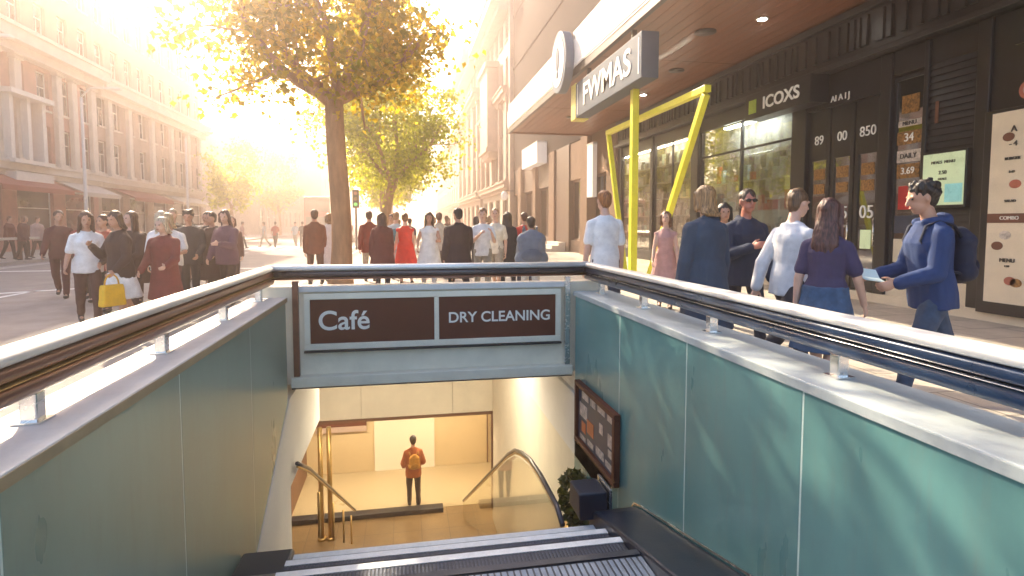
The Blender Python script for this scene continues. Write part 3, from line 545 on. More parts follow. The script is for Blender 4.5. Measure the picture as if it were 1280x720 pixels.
# ------------------------------------------------------------------ ground, road, pavements
WX0,WX1,WY0,WY1=-1.35,2.0,-2.5,6.45           # the hole the stairs go down through
def ring(mb, X0,X1,Y0,Y1, z, hx0=WX0,hx1=WX1,hy0=WY0,hy1=WY1):
    for a,b,c,d in ((X0,hx0,Y0,Y1),(hx1,X1,Y0,Y1),(hx0,hx1,Y0,hy0),(hx0,hx1,hy1,Y1)): mb.add([(a,c,z),(b,c,z),(b,d,z),(a,d,z)],[(0,1,2,3)])
    return mb
structure(ring(MB(),-400,400,-60,900,-.16),'ground','asphalt')
structure(MB().add([(-14.4,-40,RD),(-2.15,-40,RD),(-2.15,300,RD),(-14.4,300,RD)],[(0,1,2,3)]),'road','asphalt')
mb=MB()
for a,b,c,d in ((-2.0,WX0,-40,300),(WX1,8.9,-40,300),(WX0,WX1,-40,WY0),(WX0,WX1,WY1,300)): mb.box(a,b,c,d,-.155,0)
structure(mb,'pavement','pavement_slabs')
structure(MB().box(-2.15,-2.004,-40,300,-.155,.004),'kerb','kerb_stone',bevel=.012)
structure(MB().box(-24,-14.55,-40,300,-.155,0),'far_pavement','pavement_slabs')
structure(MB().box(-14.546,-14.4,-40,300,-.155,.004),'far_kerb','kerb_stone',bevel=.012)
mb=MB()
for y in range(2,120,9): mb.add([(-8.35,y,RD+.006),(-8.2,y,RD+.006),(-8.2,y+4,RD+.006),(-8.35,y+4,RD+.006)],[(0,1,2,3)])
for x in (-13.9,-13.6,-2.7): mb.add([(x,-10,RD+.006),(x+.1,-10,RD+.006),(x+.1,34,RD+.006),(x,34,RD+.006)],[(0,1,2,3)])
for k in range(9): x=-13.4+k*1.2; mb.add([(x,36.5,RD+.006),(x+.6,36.5,RD+.006),(x+.6,41.5,RD+.006),(x,41.5,RD+.006)],[(0,1,2,3)])
mb.add([(-13.3,21,RD+.006),(-3,21,RD+.006),(-3,21.4,RD+.006),(-13.3,21.4,RD+.006)],[(0,1,2,3)])
mb.add([(-13.3,11.2,RD+.006),(-6.8,15.6,RD+.006),(-6.8,15.9,RD+.006),(-13.3,11.5,RD+.006)],[(0,1,2,3)])
structure(mb,'road_markings','road_paint')

# ------------------------------------------------------------------ stairwell parapets
CZ=.66
def parapet(side, label, xin, xout, panel_mat, seams, wallmat, cop_mat, edge_mat, up_mats, xr, post_y):
    t=thing('stairwell_parapet',((xin+xout)/2,2,0),label,'parapet wall')
    part(MB().box(xin+.05*side,xout-.03*side,-2.4,6.12,-.5,CZ-.045),'wall','white_coping' if side<0 else 'grey_coping',t)
    part(MB().box(xin,xout,-2.4,6.14,CZ-.043,CZ),'coping',cop_mat,t,bevel=.006)
    part(MB().box(xin-.006*side,xin-.003*side,-2.4,6.14,CZ-.048,CZ-.006),'coping_edge',edge_mat,t)
    for a,b in zip(seams[:-1],seams[1:]):
        zb=-1.75
        last = b>=6.05
        poly=[(a+.006,zb),(b-.006,zb),(b-.006,CZ-.05),(a+.006,CZ-.05)]
        if side<0 and last: poly=[(a+.006,-1.22),(b-.006,-.42),(b-.006,CZ-.05),(a+.006,CZ-.05)]  # last left panel is cut along the edge of the hall light
        part(MB().prism(poly,xin+.006*side,xin+.046*side,'X'),'glass_panel',panel_mat,t,bevel=.003)
    for a in seams[1:-1]: part(MB().box(xin+.0068*side,xin+.03*side,a-.0055,a+.0055,-1.74 if a<4.7 or side>0 else -1.2,CZ-.052),'joint','panel_joint',t)
    # handrail: a broad rounded top bar over a round lower bar
    y1=6.30
    def bar(rxx,rzz,zc,m,name,e=.55):
        n=28; f=lambda u,r: math.copysign(abs(u)**e,u)*r
        rs=[[(xr+f(math.cos(u),rxx),y,zc+f(math.sin(u),rzz)) for u in [2*math.pi*k/n for k in range(n)]] for y in (-2.4,y1)]
        return part(MB().rings(rs),name,m,t,True)
    bar(.064,.028,.94,'rail_silver','handrail',.75); bar(.056,.03,.884,up_mats,'rail_underside',.6); bar(.062,.006,.848,'gold_metal' if side<0 else 'steel','rail_bead',1); bar(.05,.036,.806,up_mats,'lower_rail',.7)
    for y in post_y:
        p=part(MB().box(xr-.03,xr+.03,y-.03,y+.03,CZ,.775),'post','steel',t,bevel=.006)
        part(MB().box(xr-.05,xr+.05,y-.05,y+.05,CZ+.001,CZ+.009),'base_plate','steel',p)
    return t
posts=[-1.2,0,1.2,2.42,3.6,4.75,5.85]
parapet(-1,'left stairwell wall with olive green glass panels, white coping and brown handrail',-1.18,-1.53,'olive_glass',[-2.4,-.9,.5,1.9,3.3,4.73,6.1],None,'white_coping','tan_edge','brown_rail',-1.38,posts)
parapet(1,'right stairwell wall with teal glass panels, grey coping and dark navy handrail',1.85,2.27,'teal_glass',[-2.4,-1.2,0,1.2,2.39,3.54,4.76,6.1],None,'grey_coping','grey_coping','navy_rail',2.07,posts)
t=thing('stairwell_bulkhead',(.35,6.3,0),'end wall across the stairwell with handrail and grey ledge, holding the brown sign','parapet wall')
part(MB().box(-1.50,2.2,6.25,6.43,-.27,.755),'wall','light_frame',t)
part(MB().box(-1.14,1.82,6.19,6.248,.70,.76),'coping','white_coping',t,bevel=.006)
part(MB().box(-1.16,1.84,6.12,6.249,-.28,-.17),'ledge','light_frame',t,bevel=.01)
part(MB().box(-1.15,1.83,6.13,6.247,-.292,-.283),'ledge_shadow_gap','dark_metal',t)
n=20
def xbar(ry,rzz,zc,m,name): part(MB().rings([[(x,6.3+math.copysign(abs(math.cos(u))**.7,math.cos(u))*ry,zc+math.copysign(abs(math.sin(u))**.7,math.sin(u))*rzz) for u in [2*math.pi*k/n for k in range(n)]] for x in (-1.38,2.07)]),name,m,t,True)
xbar(.066,.032,.945,'rail_silver','handrail'); xbar(.057,.034,.882,'dark_rail','rail_underside'); xbar(.05,.014,.834,'brown_rail','lower_rail')
for x in (-1.385,2.075): part(MB().ball((x,6.3,.88),(.066,.066,.082),16,9),'corner_knuckle','dark_rail',t,True)
for x in (-1.10,1.78): part(MB().box(x-.03,x+.03,6.135,6.188,-.165,.82),'post','brown_rail' if x<0 else 'steel',t,bevel=.006)
sg=thing('direction_sign',(.35,6.15,.03),'brown two panel sign reading Café and DRY CLEANING in a pale frame','sign')
mb=MB(); x0,x1,xm=-1.03,1.72,.335
for a in ((x0,x1,.62,.685),(x0,x1,.09,.155),(x0,x0+.06,.155,.62),(x1-.06,x1,.155,.62),(xm-.025,xm+.025,.155,.62)): mb.box(a[0],a[1],6.20,6.246,a[2],a[3])
part(mb,'frame','light_frame',sg,bevel=.005)
part(MB().box(x0,x1,6.17,6.246,.068,.087),'drip_edge','dark_metal',sg)
for (a,b,txt,size,xc,bo) in ((x0+.06,xm-.025,'Café',.285,-.63,.004),(xm+.025,x1-.06,'DRY CLEANING',.16,1.03,.0025)):
    p=part(MB().box(a,b,6.222,6.24,.155,.62),'panel','sign_brown',sg); lettering(txt,size,'cream_letter',p,(xc,6.219,.385),FACE_NEAR,bold=bo,extrude=.003)
# ------------------------------------------------------------------ escalator head
es=thing('escalator',(.33,3,-.72),'escalator going down into the station, silver edged steps between navy skirts','escalator')
lp=part(MB().box(-.82,1.47,-2.4,3.418,-.9,-.724),'landing_plate','navy_skirt',es)
mb=MB(); x=-.80
while x<1.45: mb.box(x,x+.028,-2.3,3.34,-.7235,-.718); x+=.04
part(mb,'tread_ribs','tread_metal',lp)
edge=[(3.42,3.72,-.80),(3.72,4.02,-.90),(4.02,4.30,-1.02)]
y,z=4.30,-1.22
while z>-5.2: edge.append((y,y+.32,z)); y+=.32; z-=.2
for a,b,zz in edge:
    X1=1.47 if a<4.4 else 1.2
    s=part(MB().box(-.82,X1,a,b,zz-.3,zz-.003),'step','navy_skirt' if a<3.6 else 'step_metal',es)
    part(MB().box(-.82,X1,b-.065,b-.001,zz-.002,zz+.004),'nosing','nosing',s)
    if a<4.2:
        rb=MB(); x=-.80
        while x<1.44: rb.box(x,x+.012,a+.01,b-.07,zz-.0029,zz+.003); x+=.024
        part(rb,'tread_ribs','step_metal',s)
part(MB().box(-.82,1.47,3.36,3.417,-.719,-.714),'comb','navy_skirt',es)
part(MB().box(-.82,1.47,4.08,4.11,-1.019,-1.012),'comb','navy_skirt',es); part(MB().box(-.82,1.47,3.86,3.9,-.899,-.892),'comb','navy_skirt',es)
part(MB().prism([(-2.4,-1.9),(4.35,-1.9),(4.45,-1.2),(4.42,-1.0),(4.34,-.92),(4.2,-.875),(2.8,-.555),(-2.4,.1)],1.473,1.852,'X'),'skirt','navy_skirt',es,bevel=.02)
part(MB().prism([(2.0,-.36),(4.22,-.868),(4.36,-.91),(4.44,-1.0),(4.46,-1.0),(4.37,-.895),(4.22,-.852),(2.0,-.344)],1.842,1.8495,'X'),'skirt_trim','steel',es)
part(MB().prism([(-2.4,-1.9),(4.35,-1.9),(4.35,-.99),(4.0,-.965),(3.5,-.69),(-2.4,-.69)],-1.182,-.823,'X'),'skirt','navy_skirt',es,bevel=.02)
part(MB().prism([(4.30,-.98),(4.62,-.98),(4.6,-.77),(4.33,-.77)],1.36,1.60,'X'),'newel_box','navy_skirt',es,bevel=.015)
part(MB().box(1.606,1.63,4.3,4.6,-1.0,-.74),'newel_trim','steel',es,bevel=.004)
def esc_rail(x, pts, label, solid=True):
    t=thing('escalator_handrail',(x,pts[0][0],pts[0][1]),label,'handrail')
    part(MB().tube([(x,a,b) for a,b in pts],.022,12),'rail','dark_rail',t,True)
    lo=[(a,b-.07) for a,b in pts]
    poly=lo+[(pts[-1][0],pts[-1][1]-.45)]+[(pts[0][0],pts[0][1]-.5)]
    if solid: part(MB().prism(poly,x-.008,x+.008,'X'),'balustrade','rail_glass',t)
    else:
        for k in range(1,5): q=pts[0][0]+k*1.4; z=pts[0][1]-.2-(q-pts[0][0])*.585; part(MB().tube([(x,q,z-.55),(x,q,z+.05)],.018,8),'baluster','gold_metal',t,True)
    part(MB().tube([(x,a,b-.035) for a,b in pts],.012,8),'rail_guide','gold_metal',t,True)
esc_rail(1.25,[(4.42,-1.06),(4.6,-.99),(5.2,-.98),(5.66,-1.02),(6.1,-1.12),(6.5,-1.25),(6.95,-1.48),(12.7,-4.86)],'dark handrail on the right of the escalator, bent over at its head')
esc_rail(-1.13,[(6.2,-1.1),(6.5,-1.25),(6.95,-1.48),(12.7,-4.86)],'dark and gold handrail on the left of the escalator',False)
# ------------------------------------------------------------------ underground walls and hall
t=thing('stair_wall',(2,9,-5.25),'cream wall on the right of the descending escalator with a white upper band','wall')
part(MB().box(1.90,2.15,4.5,12.55,-5.25,-1.203),'lower_wall','plaster_cream',t)
part(MB().box(1.856,2.15,4.9,12.55,-1.20,-.5),'upper_band','plaster_white',t,bevel=.01)
part(MB().box(1.902,2.15,5.9,12.55,-.497,-.2),'upper_wall','plaster_white',t)
t=thing('stair_wall',(-1.3,7,-5.25),'white wall return left of the escalator, its wedge standing in for hall light','wall')
part(MB().prism([(4.70,-1.25),(6.15,-.40),(8.2,-.40),(8.2,-1.3),(6.1,-1.3),(6.1,-2.6),(4.70,-2.0)],-1.40,-1.181,'X'),'wall','plaster_white',t)  # pale wedge under the cut panel stands in for light from the hall
t=thing('side_wall',(-2.6,10,-5.25),'dark brown side wall at the left of the underground hall','wall')
part(MB().box(-2.9,-2.6,4,15.6,-5.25,-.3),'wall','brown_wall',t)
t=thing('stair_wall',(-1.3,7,-5.25),'cream wall closing the left side of the stair well under the pavement','wall')
part(MB().box(-2.598,-1.405,3.9,4.2,-5.25,-.3),'wall','plaster_cream',t)
h=thing('hall_header',(0,12.6,-2.8),'cream header over the opening into the underground hall with a dark lower edge','wall')
for a,b in ((-1.95,-.95),(-.945,1.0),(1.005,1.9)): part(MB().box(a,b,12.5,12.75,-2.78,-.3),'panel','plaster_cream',h,bevel=.004)
part(MB().box(-1.95,1.898,12.46,12.498,-2.82,-2.76),'edge_trim','brown_wall',h)
part(MB().box(1.86,1.898,12.45,12.52,-5.0,-2.83),'jamb','brown_wall',h)
structure(MB().box(-2.598,1.9,6.5,12.45,-.28,-.2),'stair_ceiling','plaster_white')
structure(MB().box(-4,3.4,10.8,16.2,-5.45,-5.25),'hall_floor','hall_tiles')
structure(MB().box(-4,3.4,13.25,15.58,-5.248,-5.243),'hall_inner_floor','hall_panel')
structure(MB().box(-4,3.4,12.76,15.9,-2.70,-2.55),'hall_ceiling','plaster_cream')
w=thing('hall_back_wall',(0,15.7,-5.25),'warm yellow back wall of the underground hall with a bright centre panel','wall')
part(MB().box(-4,3.4,15.6,15.8,-5.25,-2.55),'wall','hall_back',w)
part(MB().box(-.85,.75,15.55,15.598,-5.24,-2.72),'light_panel','lamp_panel',w)
for x in (2.2,): part(MB().box(x,x+.03,15.57,15.598,-5.24,-2.72),'panel_joint','brown_wall',w)
t=thing('side_wall',(3.3,14,-5.25),'cream side wall at the right of the underground hall','wall'); part(MB().box(2.3,2.5,12.76,15.55,-5.24,-2.72),'wall','hall_back',t)
s=thing('wall_sign',(-1.8,15.5,-3.6),'brown sign board on the yellow back wall left of the bright panel','sign')
part(MB().box(-2.35,-1.05,15.5,15.55,-3.95,-3.42),'board','sign_brown',s); part(MB().box(-2.35,-1.05,15.497,15.545,-4.1,-3.955),'lower_strip','stone_tan',s)
s=thing('wall_sign',(-1.4,15.5,-3.1),'small brown framed panel high on the back wall of the hall','sign')
part(MB().box(-1.5,-.88,15.5,15.55,-3.2,-2.8),'board','sign_brown',s)
k=part(MB().box(-2.55,.82,13.0,13.24,-5.249,-5.14),'floor_kerb',['dark_metal'],None,bevel=.01); tag(k,'long dark kerb across the hall floor at the feet of the orange jacket','kerb')
for x,l in ((-1.78,'gold post at the left of the hall opening, nearer the wall'),(-1.6,'gold post at the left of the hall opening, nearer the opening')):
    p=thing('gold_post',(x,12.3,-5.25),l,'post'); part(MB().tube([(x,12.3,-5.25),(x,12.3,-2.83)],.05,12),'shaft','gold_metal',p,True); part(MB().tube([(x,12.3,-5.25),(x,12.3,-5.2)],.09,14),'foot','gold_metal',p,True)
for (x,y,z,w_,d_,l) in ((-1.6,14.0,-2.74,1.6,.5,'left ceiling light of the underground hall'),(1.0,14.0,-2.74,1.6,.5,'right ceiling light of the underground hall'),(0.35,9.0,-.33,2.0,.7,'ceiling light over the escalator'),(-2.2,9.5,-.33,.5,1.2,'ceiling light over the left side of the escalator')):
    q=thing('ceiling_light',(x,y,z),l,'ceiling light'); part(MB().box(x-w_/2,x+w_/2,y-d_/2,y+d_/2,z,z+.02),'diffuser','lamp_warm',q); part(MB().box(x-w_/2-.03,x+w_/2+.03,y-d_/2-.03,y+d_/2+.03,z+.022,z+.045),'housing','light_frame',q)
p=thing('framed_poster',(1.83,5.3,-.6),'brown framed poster of small pictures on the end of the teal wall','poster')
mb=MB(); ya,yb,za,zb=4.70,5.90,-.93,-.27
for a in ((ya,yb,zb-.05,zb),(ya,yb,za,za+.05),(ya,ya+.06,za+.05,zb-.05),(yb-.05,yb,za+.05,zb-.05)): mb.box(1.79,1.85,*a)
part(mb,'frame','sign_brown',p,bevel=.006)
b=part(MB().box(1.825,1.85,ya+.06,yb-.05,za+.05,zb-.05),'sheet','poster_navy',p)
for i,(a,c,w_,h_,m) in enumerate([(4.80,-.37,.16,.07,'poster_paper'),(5.03,-.36,.2,.09,'poster_paper'),(5.3,-.37,.15,.1,'poster_paper'),(5.52,-.38,.2,.08,'poster_paper'),(5.55,-.55,.25,.14,'poster_paper'),(5.35,-.66,.2,.14,'poster_orange'),(5.6,-.72,.13,.11,'poster_orange'),(4.82,-.58,.12,.12,'poster_paper'),(5.08,-.55,.1,.1,'poster_paper'),(4.8,-.82,.2,.06,'poster_paper'),(5.05,-.8,.22,.08,'poster_paper'),(5.35,-.82,.18,.06,'poster_paper'),(5.6,-.84,.18,.05,'poster_paper'),(4.83,-.7,.1,.07,'poster_paper')]):
    part(MB().box(1.821,1.8245,a,a+w_,c-h_/2,c+h_/2),'picture',m,b)
def leafball(mb, c, r, n, size):
    for _ in range(n):
        u=rng.normal(size=3); u/=np.linalg.norm(u); p=np.array(c)+u*np.array(r)*rng.uniform(.35,1)**.5
        a=rng.normal(size=3); a/=np.linalg.norm(a); q=np.cross(a,rng.normal(size=3)); q/=np.linalg.norm(q); s=size*rng.uniform(.6,1.25)
        nn=np.cross(a,q)*s*.18
        mb.add([p-a*s*.5,p+q*s*.36+nn,p+a*s*.5,p-q*s*.36+nn],[(0,1,2,3)])
pl=thing('potted_plant',(1.72,5.6,-2.4),'small leafy plant in a tall pot below the framed poster','plant')
mb=MB(); leafball(mb,(1.72,5.6,-1.45),(.14,.4,.3),420,.1); part(mb,'leaves','pot_leaves',pl)
part(MB().tube([(1.72,5.6,-2.4),(1.72,5.6,-2.0),(1.72,5.6,-1.75)],[.1,.13,.16],16),'pot','gold_metal',pl,True); part(MB().tube([(1.72,5.6,-1.8),(1.72,5.58,-1.4)],.012,6),'stem','bark',pl)
part(MB().box(1.56,1.895,5.2,6.0,-2.47,-2.405),'shelf','plaster_cream',pl)

# ------------------------------------------------------------------ right-hand side: brown building, canopy, black shopfront
XF=8.3
bl=thing('brown_building',(12,23,0),'tall plain brown building rising above the wooden canopy','building')
part(MB().box(8.9,18,-3,44,0,22),'core','interior_dark',bl)
part(MB().box(XF,8.89,-3,44,5.45,22),'upper_wall','facade_brown',bl)
for zz in (9.2,13.0,16.8): part(MB().box(XF-.07,XF-.003,-3,44,zz,zz+.22),'string_course','facade_brown',bl,bevel=.02)
part(MB().box(XF-.3,XF,43.6,44.3,0,22),'end_pier','stone_tan',bl)
# ground floor beyond the black shop
for i,(a,b,m,x) in enumerate([(21.6,22.7,'pilaster_tan',-.12),(25.0,26.0,'pilaster_tan',-.2),(28.4,31.0,'door_brown',-.05),(31.0,32.2,'pilaster_tan',-.15),(35.6,36.4,'pilaster_tan',-.15),(40,41,'pilaster_tan',-.2)]):
    part(MB().box(XF+x,8.88,a,b,0,5.44),'pilaster' if 'tan' in m else 'panel_wall',m,bl,bevel=.015)
for a,b in ((22.7,25.0),(26.0,28.4),(32.2,35.6),(36.4,40),(41,43.6)):
    part(MB().box(XF+.05,8.85,a,b,0,.6),'plinth','door_brown',bl)
    part(MB().box(XF+.02,8.86,a,b,3.6,5.43),'fascia','pilaster_tan' if a<30 else 'door_brown',bl)
    f=part(MB().box(XF+.2,XF+.26,a,a+.12,.6,3.6).box(XF+.2,XF+.26,b-.12,b,.6,3.6).box(XF+.2,XF+.26,a+.12,b-.12,.6,.7).box(XF+.2,XF+.26,a+.12,b-.12,3.5,3.6).box(XF+.2,XF+.26,(a+b)/2-.05,(a+b)/2+.05,.7,3.5),'window','window_brown',bl)
    part(MB().box(XF+.22,XF+.235,a+.12,b-.12,.7,3.5),'pane','dark_glass',f)
for i in range(3): part(MB().box(XF-.35*(3-i)-.2,XF-.2-.35*(2-i)-.003,28.5,30.9,.001,.16*(i+1)),'step','stone_pale',bl)
for (a,b,z0,z1,x,l) in ((33.2,37.6,5.0,6.2,7.7,'white sign box on the brown building just beyond the canopy'),(24.2,25.0,2.6,4.9,8.1,'tall white banner sign under the far end of the canopy')):
    q=thing('shop_sign',(x,(a+b)/2,z0),l,'sign'); part(MB().box(x,XF-.003,a,b,z0,z1),'board','white_box',q,bevel=.01); part(MB().box(x-.01,XF-.003,a-.04,b+.04,z1+.002,z1+.08),'cap','box_cap',q)
# canopy
CZ0=5.4
cn=thing('canopy',(6.4,14,CZ0),'deep wooden soffit canopy with dark metal edge over the pavement','canopy')
mb=MB(); x=4.62
while x<8.27: mb.box(x,min(x+.26,8.28),2.5,24.9,CZ0,CZ0+.05); x+=.272
part(mb,'soffit_boards','wood_soffit',cn); part(MB().box(4.62,8.29,2.5,24.9,CZ0+.052,CZ0+.5),'deck','plank_gap',cn)
part(MB().box(4.5,4.615,2.4,25,CZ0-.06,CZ0+.16),'edge_band','canopy_metal',cn,bevel=.01); part(MB().box(4.62,8.29,24.905,25,CZ0-.06,CZ0+.5),'end_band','wood_soffit',cn); part(MB().box(4.62,8.29,2.4,2.49,CZ0-.06,CZ0+.5),'end_band','canopy_metal',cn)
part(MB().box(4.485,4.4995,2.4,25,CZ0+.13,CZ0+.15),'edge_strip','steel',cn)
for x,y,r in ((6.9,8.2,.22),(6.2,11.3,.22),(7.0,14.2,.2),(6.4,17.5,.2),(6.2,21,.2)):
    part(MB().tube([(x,y,CZ0-.03),(x,y,CZ0-.002)],r,20),'speaker','black_trim',cn,True)
for x,y in ((6.9,10.4),(5.6,7.4),(7.3,17)):
    f=part(MB().tube([(x,y,CZ0-.02),(x,y,CZ0-.002)],.12,18),'downlight','box_cap',cn,True); part(MB().tube([(x,y,CZ0-.026),(x,y,CZ0-.021)],.085,18),'lamp','lamp_white',f,True)
for y in (6.5,13.4,19.5): part(MB().box(4.63,8.28,y,y+.02,CZ0-.004,CZ0-.001),'board_joint','plank_gap',cn)
for a,b,l in ((2.4,15.2,'long white lit sign box on the canopy edge, near side of the round sign'),(16.1,24.9,'white lit sign box on the canopy edge, far side of the round sign')):
    q=thing('sign_box',(4.6,(a+b)/2,CZ0+.17),l,'sign'); part(MB().box(4.46,4.9,a,b,CZ0+.163,CZ0+.86),'face','white_box',q,bevel=.01); part(MB().box(4.5,5.3,a,b,CZ0+.862,CZ0+1.12),'cap','box_cap',q,bevel=.02)
    part(MB().box(4.48,4.9,a+.3,a+.36,CZ0+.865,CZ0+1.14),'bracket','canopy_metal',q)
q=thing('round_sign',(4.4,15.65,CZ0-.2),'round grey and white projecting sign on the canopy edge between the white boxes','sign')
def disc(x0,x1,yc,zc,ry,rz,n=32): return MB().rings([[(x,yc+ry*math.cos(u),zc+rz*math.sin(u)) for u in [2*math.pi*k/n for k in range(n)]] for x in (x0,x1)])
part(disc(4.2,4.44,15.6,CZ0+.42,.78,.82),'rim','sign_grey_side',q,bevel=.02); part(disc(4.185,4.197,15.6,CZ0+.42,.62,.66),'face','white_box',q)
part(disc(4.17,4.183,15.6,CZ0+.5,.17,.32,20),'emblem','sign_grey',q); part(MB().box(4.17,4.183,15.53,15.67,CZ0+.0,CZ0+.16),'emblem_stem','sign_grey',q)
q=thing('hanging_sign',(4.65,12.9,4.15),'long slate grey hanging sign with white letters and a yellow end','sign')
Y0,Y1,Z0,Z1=10.55,15.25,4.2,5.08
part(MB().box(4.48,4.84,Y0,Y1-.42,Z0,Z1),'box','sign_grey',q,bevel=.015); part(MB().box(4.475,4.845,Y1-.417,Y1,Z0-.03,Z1+.03),'yellow_end','sign_yellow',q,bevel=.015)
part(MB().box(4.47,4.479,Y0+.1,Y0+.14,Z0+.1,Z1-.1),'stripe','white_letter',q); part(MB().box(4.47,4.479,Y1-.62,Y1-.58,Z0+.06,Z1-.06),'stripe','white_letter',q)
lettering('FWMAS',.74,'white_letter',q,(4.472,12.62,4.63),FACE_STREET_R,bold=.012,xs=1.25)
for y in (11.3,14.2): part(MB().box(4.6,4.7,y,y+.08,Z1,CZ0-.06),'hanger','canopy_metal',q)
# yellow frame
q=thing('yellow_frame',(5,11.6,0),'big yellow triangular frame standing on its point with a yellow post through it','frame sculpture')
def beam(mb,p,q_,w,x0,x1):
    p=np.array(p);q_=np.array(q_); d=(q_-p)/np.linalg.norm(q_-p); n_=np.array((-d[1],d[0]))*w/2
    mb.prism([tuple(p+n_),tuple(q_+n_),tuple(q_-n_),tuple(p-n_)],x0,x1,'X'); return mb
A_,B_,C_=(13.65,3.66),(9.12,3.66),(11.5,.06)
part(beam(MB(),(13.8,3.66),(8.98,3.66),.12,4.94,5.06),'top_bar','frame_yellow',q,bevel=.012); part(beam(MB(),(13.72,3.58),(12.5,.16),.1,4.945,5.055),'side_bar','frame_yellow',q,bevel=.012); part(beam(MB(),(9.05,3.58),(11.3,.16),.125,4.945,5.055),'side_bar','frame_yellow',q,bevel=.012); part(beam(MB(),(12.56,.08),(11.25,.08),.11,4.94,5.06),'bottom_bar','frame_yellow',q,bevel=.012)
part(MB().box(4.68,4.82,11.42,11.58,0,4.197),'post','frame_yellow',q,bevel=.012); part(MB().box(4.55,5.2,11.1,11.9,.001,.02),'foot','frame_yellow',q,bevel=.008)
# black shopfront
sh=thing('black_shopfront',(8.3,9,0),'black shopfront with ribbed fascia, three leaf doors and big display windows','shopfront')
part(MB().box(XF-.05,8.88,-3,21.6,4.4,5.38),'fascia','black_shop',sh,bevel=.01)
mb=MB(); y=-2.9
while y<21.5:
    w_=rng.choice([.06,.1,.16]); mb.box(XF-.1,XF-.052,y,y+w_,4.62,5.16); y+=w_+rng.choice([.07,.12,.2])
part(mb,'fascia_ribs','black_trim',sh)
part(MB().box(XF-.22,XF-.052,-3,21.6,4.36,4.46),'cornice','black_trim',sh,bevel=.015); part(MB().box(XF-.16,XF-.052,-3,21.6,5.22,5.36),'cornice','black_trim',sh,bevel=.015)
part(MB().box(XF-.02,8.86,-3,21.6,0,.16),'plinth','menu_cream',sh); 
for a,b in ((7.0,7.2),(8.0,8.08),(8.72,8.95),(10.85,11.3),(15.35,15.75),(18.4,18.6),(21.3,21.6),(5.9,6.15)): part(MB().box(XF-.03,8.86,a,b,.162,4.355),'pier','black_shop',sh,bevel=.012)
part(MB().box(XF+.02,8.86,8.95,10.85,3.72,4.355),'transom_panel','black_shop',sh); part(MB().box(XF+.02,8.86,7.2,8.72,3.95,4.355),'transom_panel','black_shop',sh); part(MB().box(XF+.02,8.86,-3,5.9,.162,4.355),'side_panel','black_shop',sh); part(MB().box(XF+.02,8.86,6.15,7.0,.162,4.355),'side_panel','black_shop',sh)
lettering('AI A I J',.17,'white_letter',sh,(XF+.012,9.95,3.85),FACE_STREET_R)
for i,(a,txt) in enumerate(((8.98,'850'),(9.61,'00'),(10.24,'89'))):
    d=part(MB().box(XF+.06,XF+.12,a,a+.09,.18,3.70).box(XF+.06,XF+.12,a+.5,a+.59,.18,3.70).box(XF+.06,XF+.12,a+.09,a+.5,.18,.5).box(XF+.06,XF+.12,a+.09,a+.5,2.7,3.7),'door','black_shop',sh,bevel=.006)
    part(MB().box(XF+.085,XF+.095,a+.09,a+.5,.5,2.7),'pane','dark_glass',d)
    lettering(txt,.26,'white_letter',d,(XF+.055,a+.3,3.1),FACE_STREET_R)
    if i<2 or True:
        for zz,hh,m in ((2.42,.22,'menu_amber'),(2.12,.2,'menu_amber')): part(MB().box(XF+.078,XF+.083,a+.14,a+.45,zz-hh/2,zz+hh/2),'sticker',m,d)
        if i<2: lettering('05'[i]+'5',.34,'white_letter',d,(XF+.08,a+.29,1.62),FACE_STREET_R)
        part(MB().box(XF+.078,XF+.083,a+.17,a+.42,.95,1.3),'notice','screen_green' if i==0 else 'menu_brown',d)
    part(MB().tube([(XF+.02,a+.05,1.0),(XF+.02,a+.05,1.5)],.018,8),'handle','steel',d,True)
# menu window between the doors and the shutter
f=part(MB().box(XF+.05,XF+.1,8.08,8.13,.5,3.9).box(XF+.05,XF+.1,8.67,8.72,.5,3.9).box(XF+.05,XF+.1,8.13,8.67,.5,.56).box(XF+.05,XF+.1,8.13,8.67,3.84,3.9),'window','black_trim',sh)
part(MB().box(XF+.07,XF+.08,8.13,8.67,.56,3.84),'pane','dark_glass',f); part(MB().box(XF+.03,8.86,8.08,8.72,.162,.5),'window_base','menu_cream',sh)
for z,hh,w_,m in ((3.42,.3,.34,'menu_amber'),(3.1,.1,.45,'poster_paper'),(2.86,.22,.48,'menu_amber'),(2.55,.2,.46,'poster_paper'),(2.3,.24,.44,'menu_amber'),(1.85,.4,.34,'poster_red'),(1.4,.3,.46,'poster_navy'),(.95,.4,.46,'menu_cream')):
    part(MB().box(XF+.062,XF+.067,8.4-w_/2,8.4+w_/2,z-hh/2,z+hh/2),'sticker',m,f)
for z,tx,s_ in ((3.1,'MENU',.1),(2.86,'34',.2),(2.55,'DAILY',.12),(2.3,'3.69',.16)): lettering(tx,s_,'white_letter' if z!=2.55 and z!=3.1 else 'text_dark',f,(XF+.058,8.4,z),FACE_STREET_R)
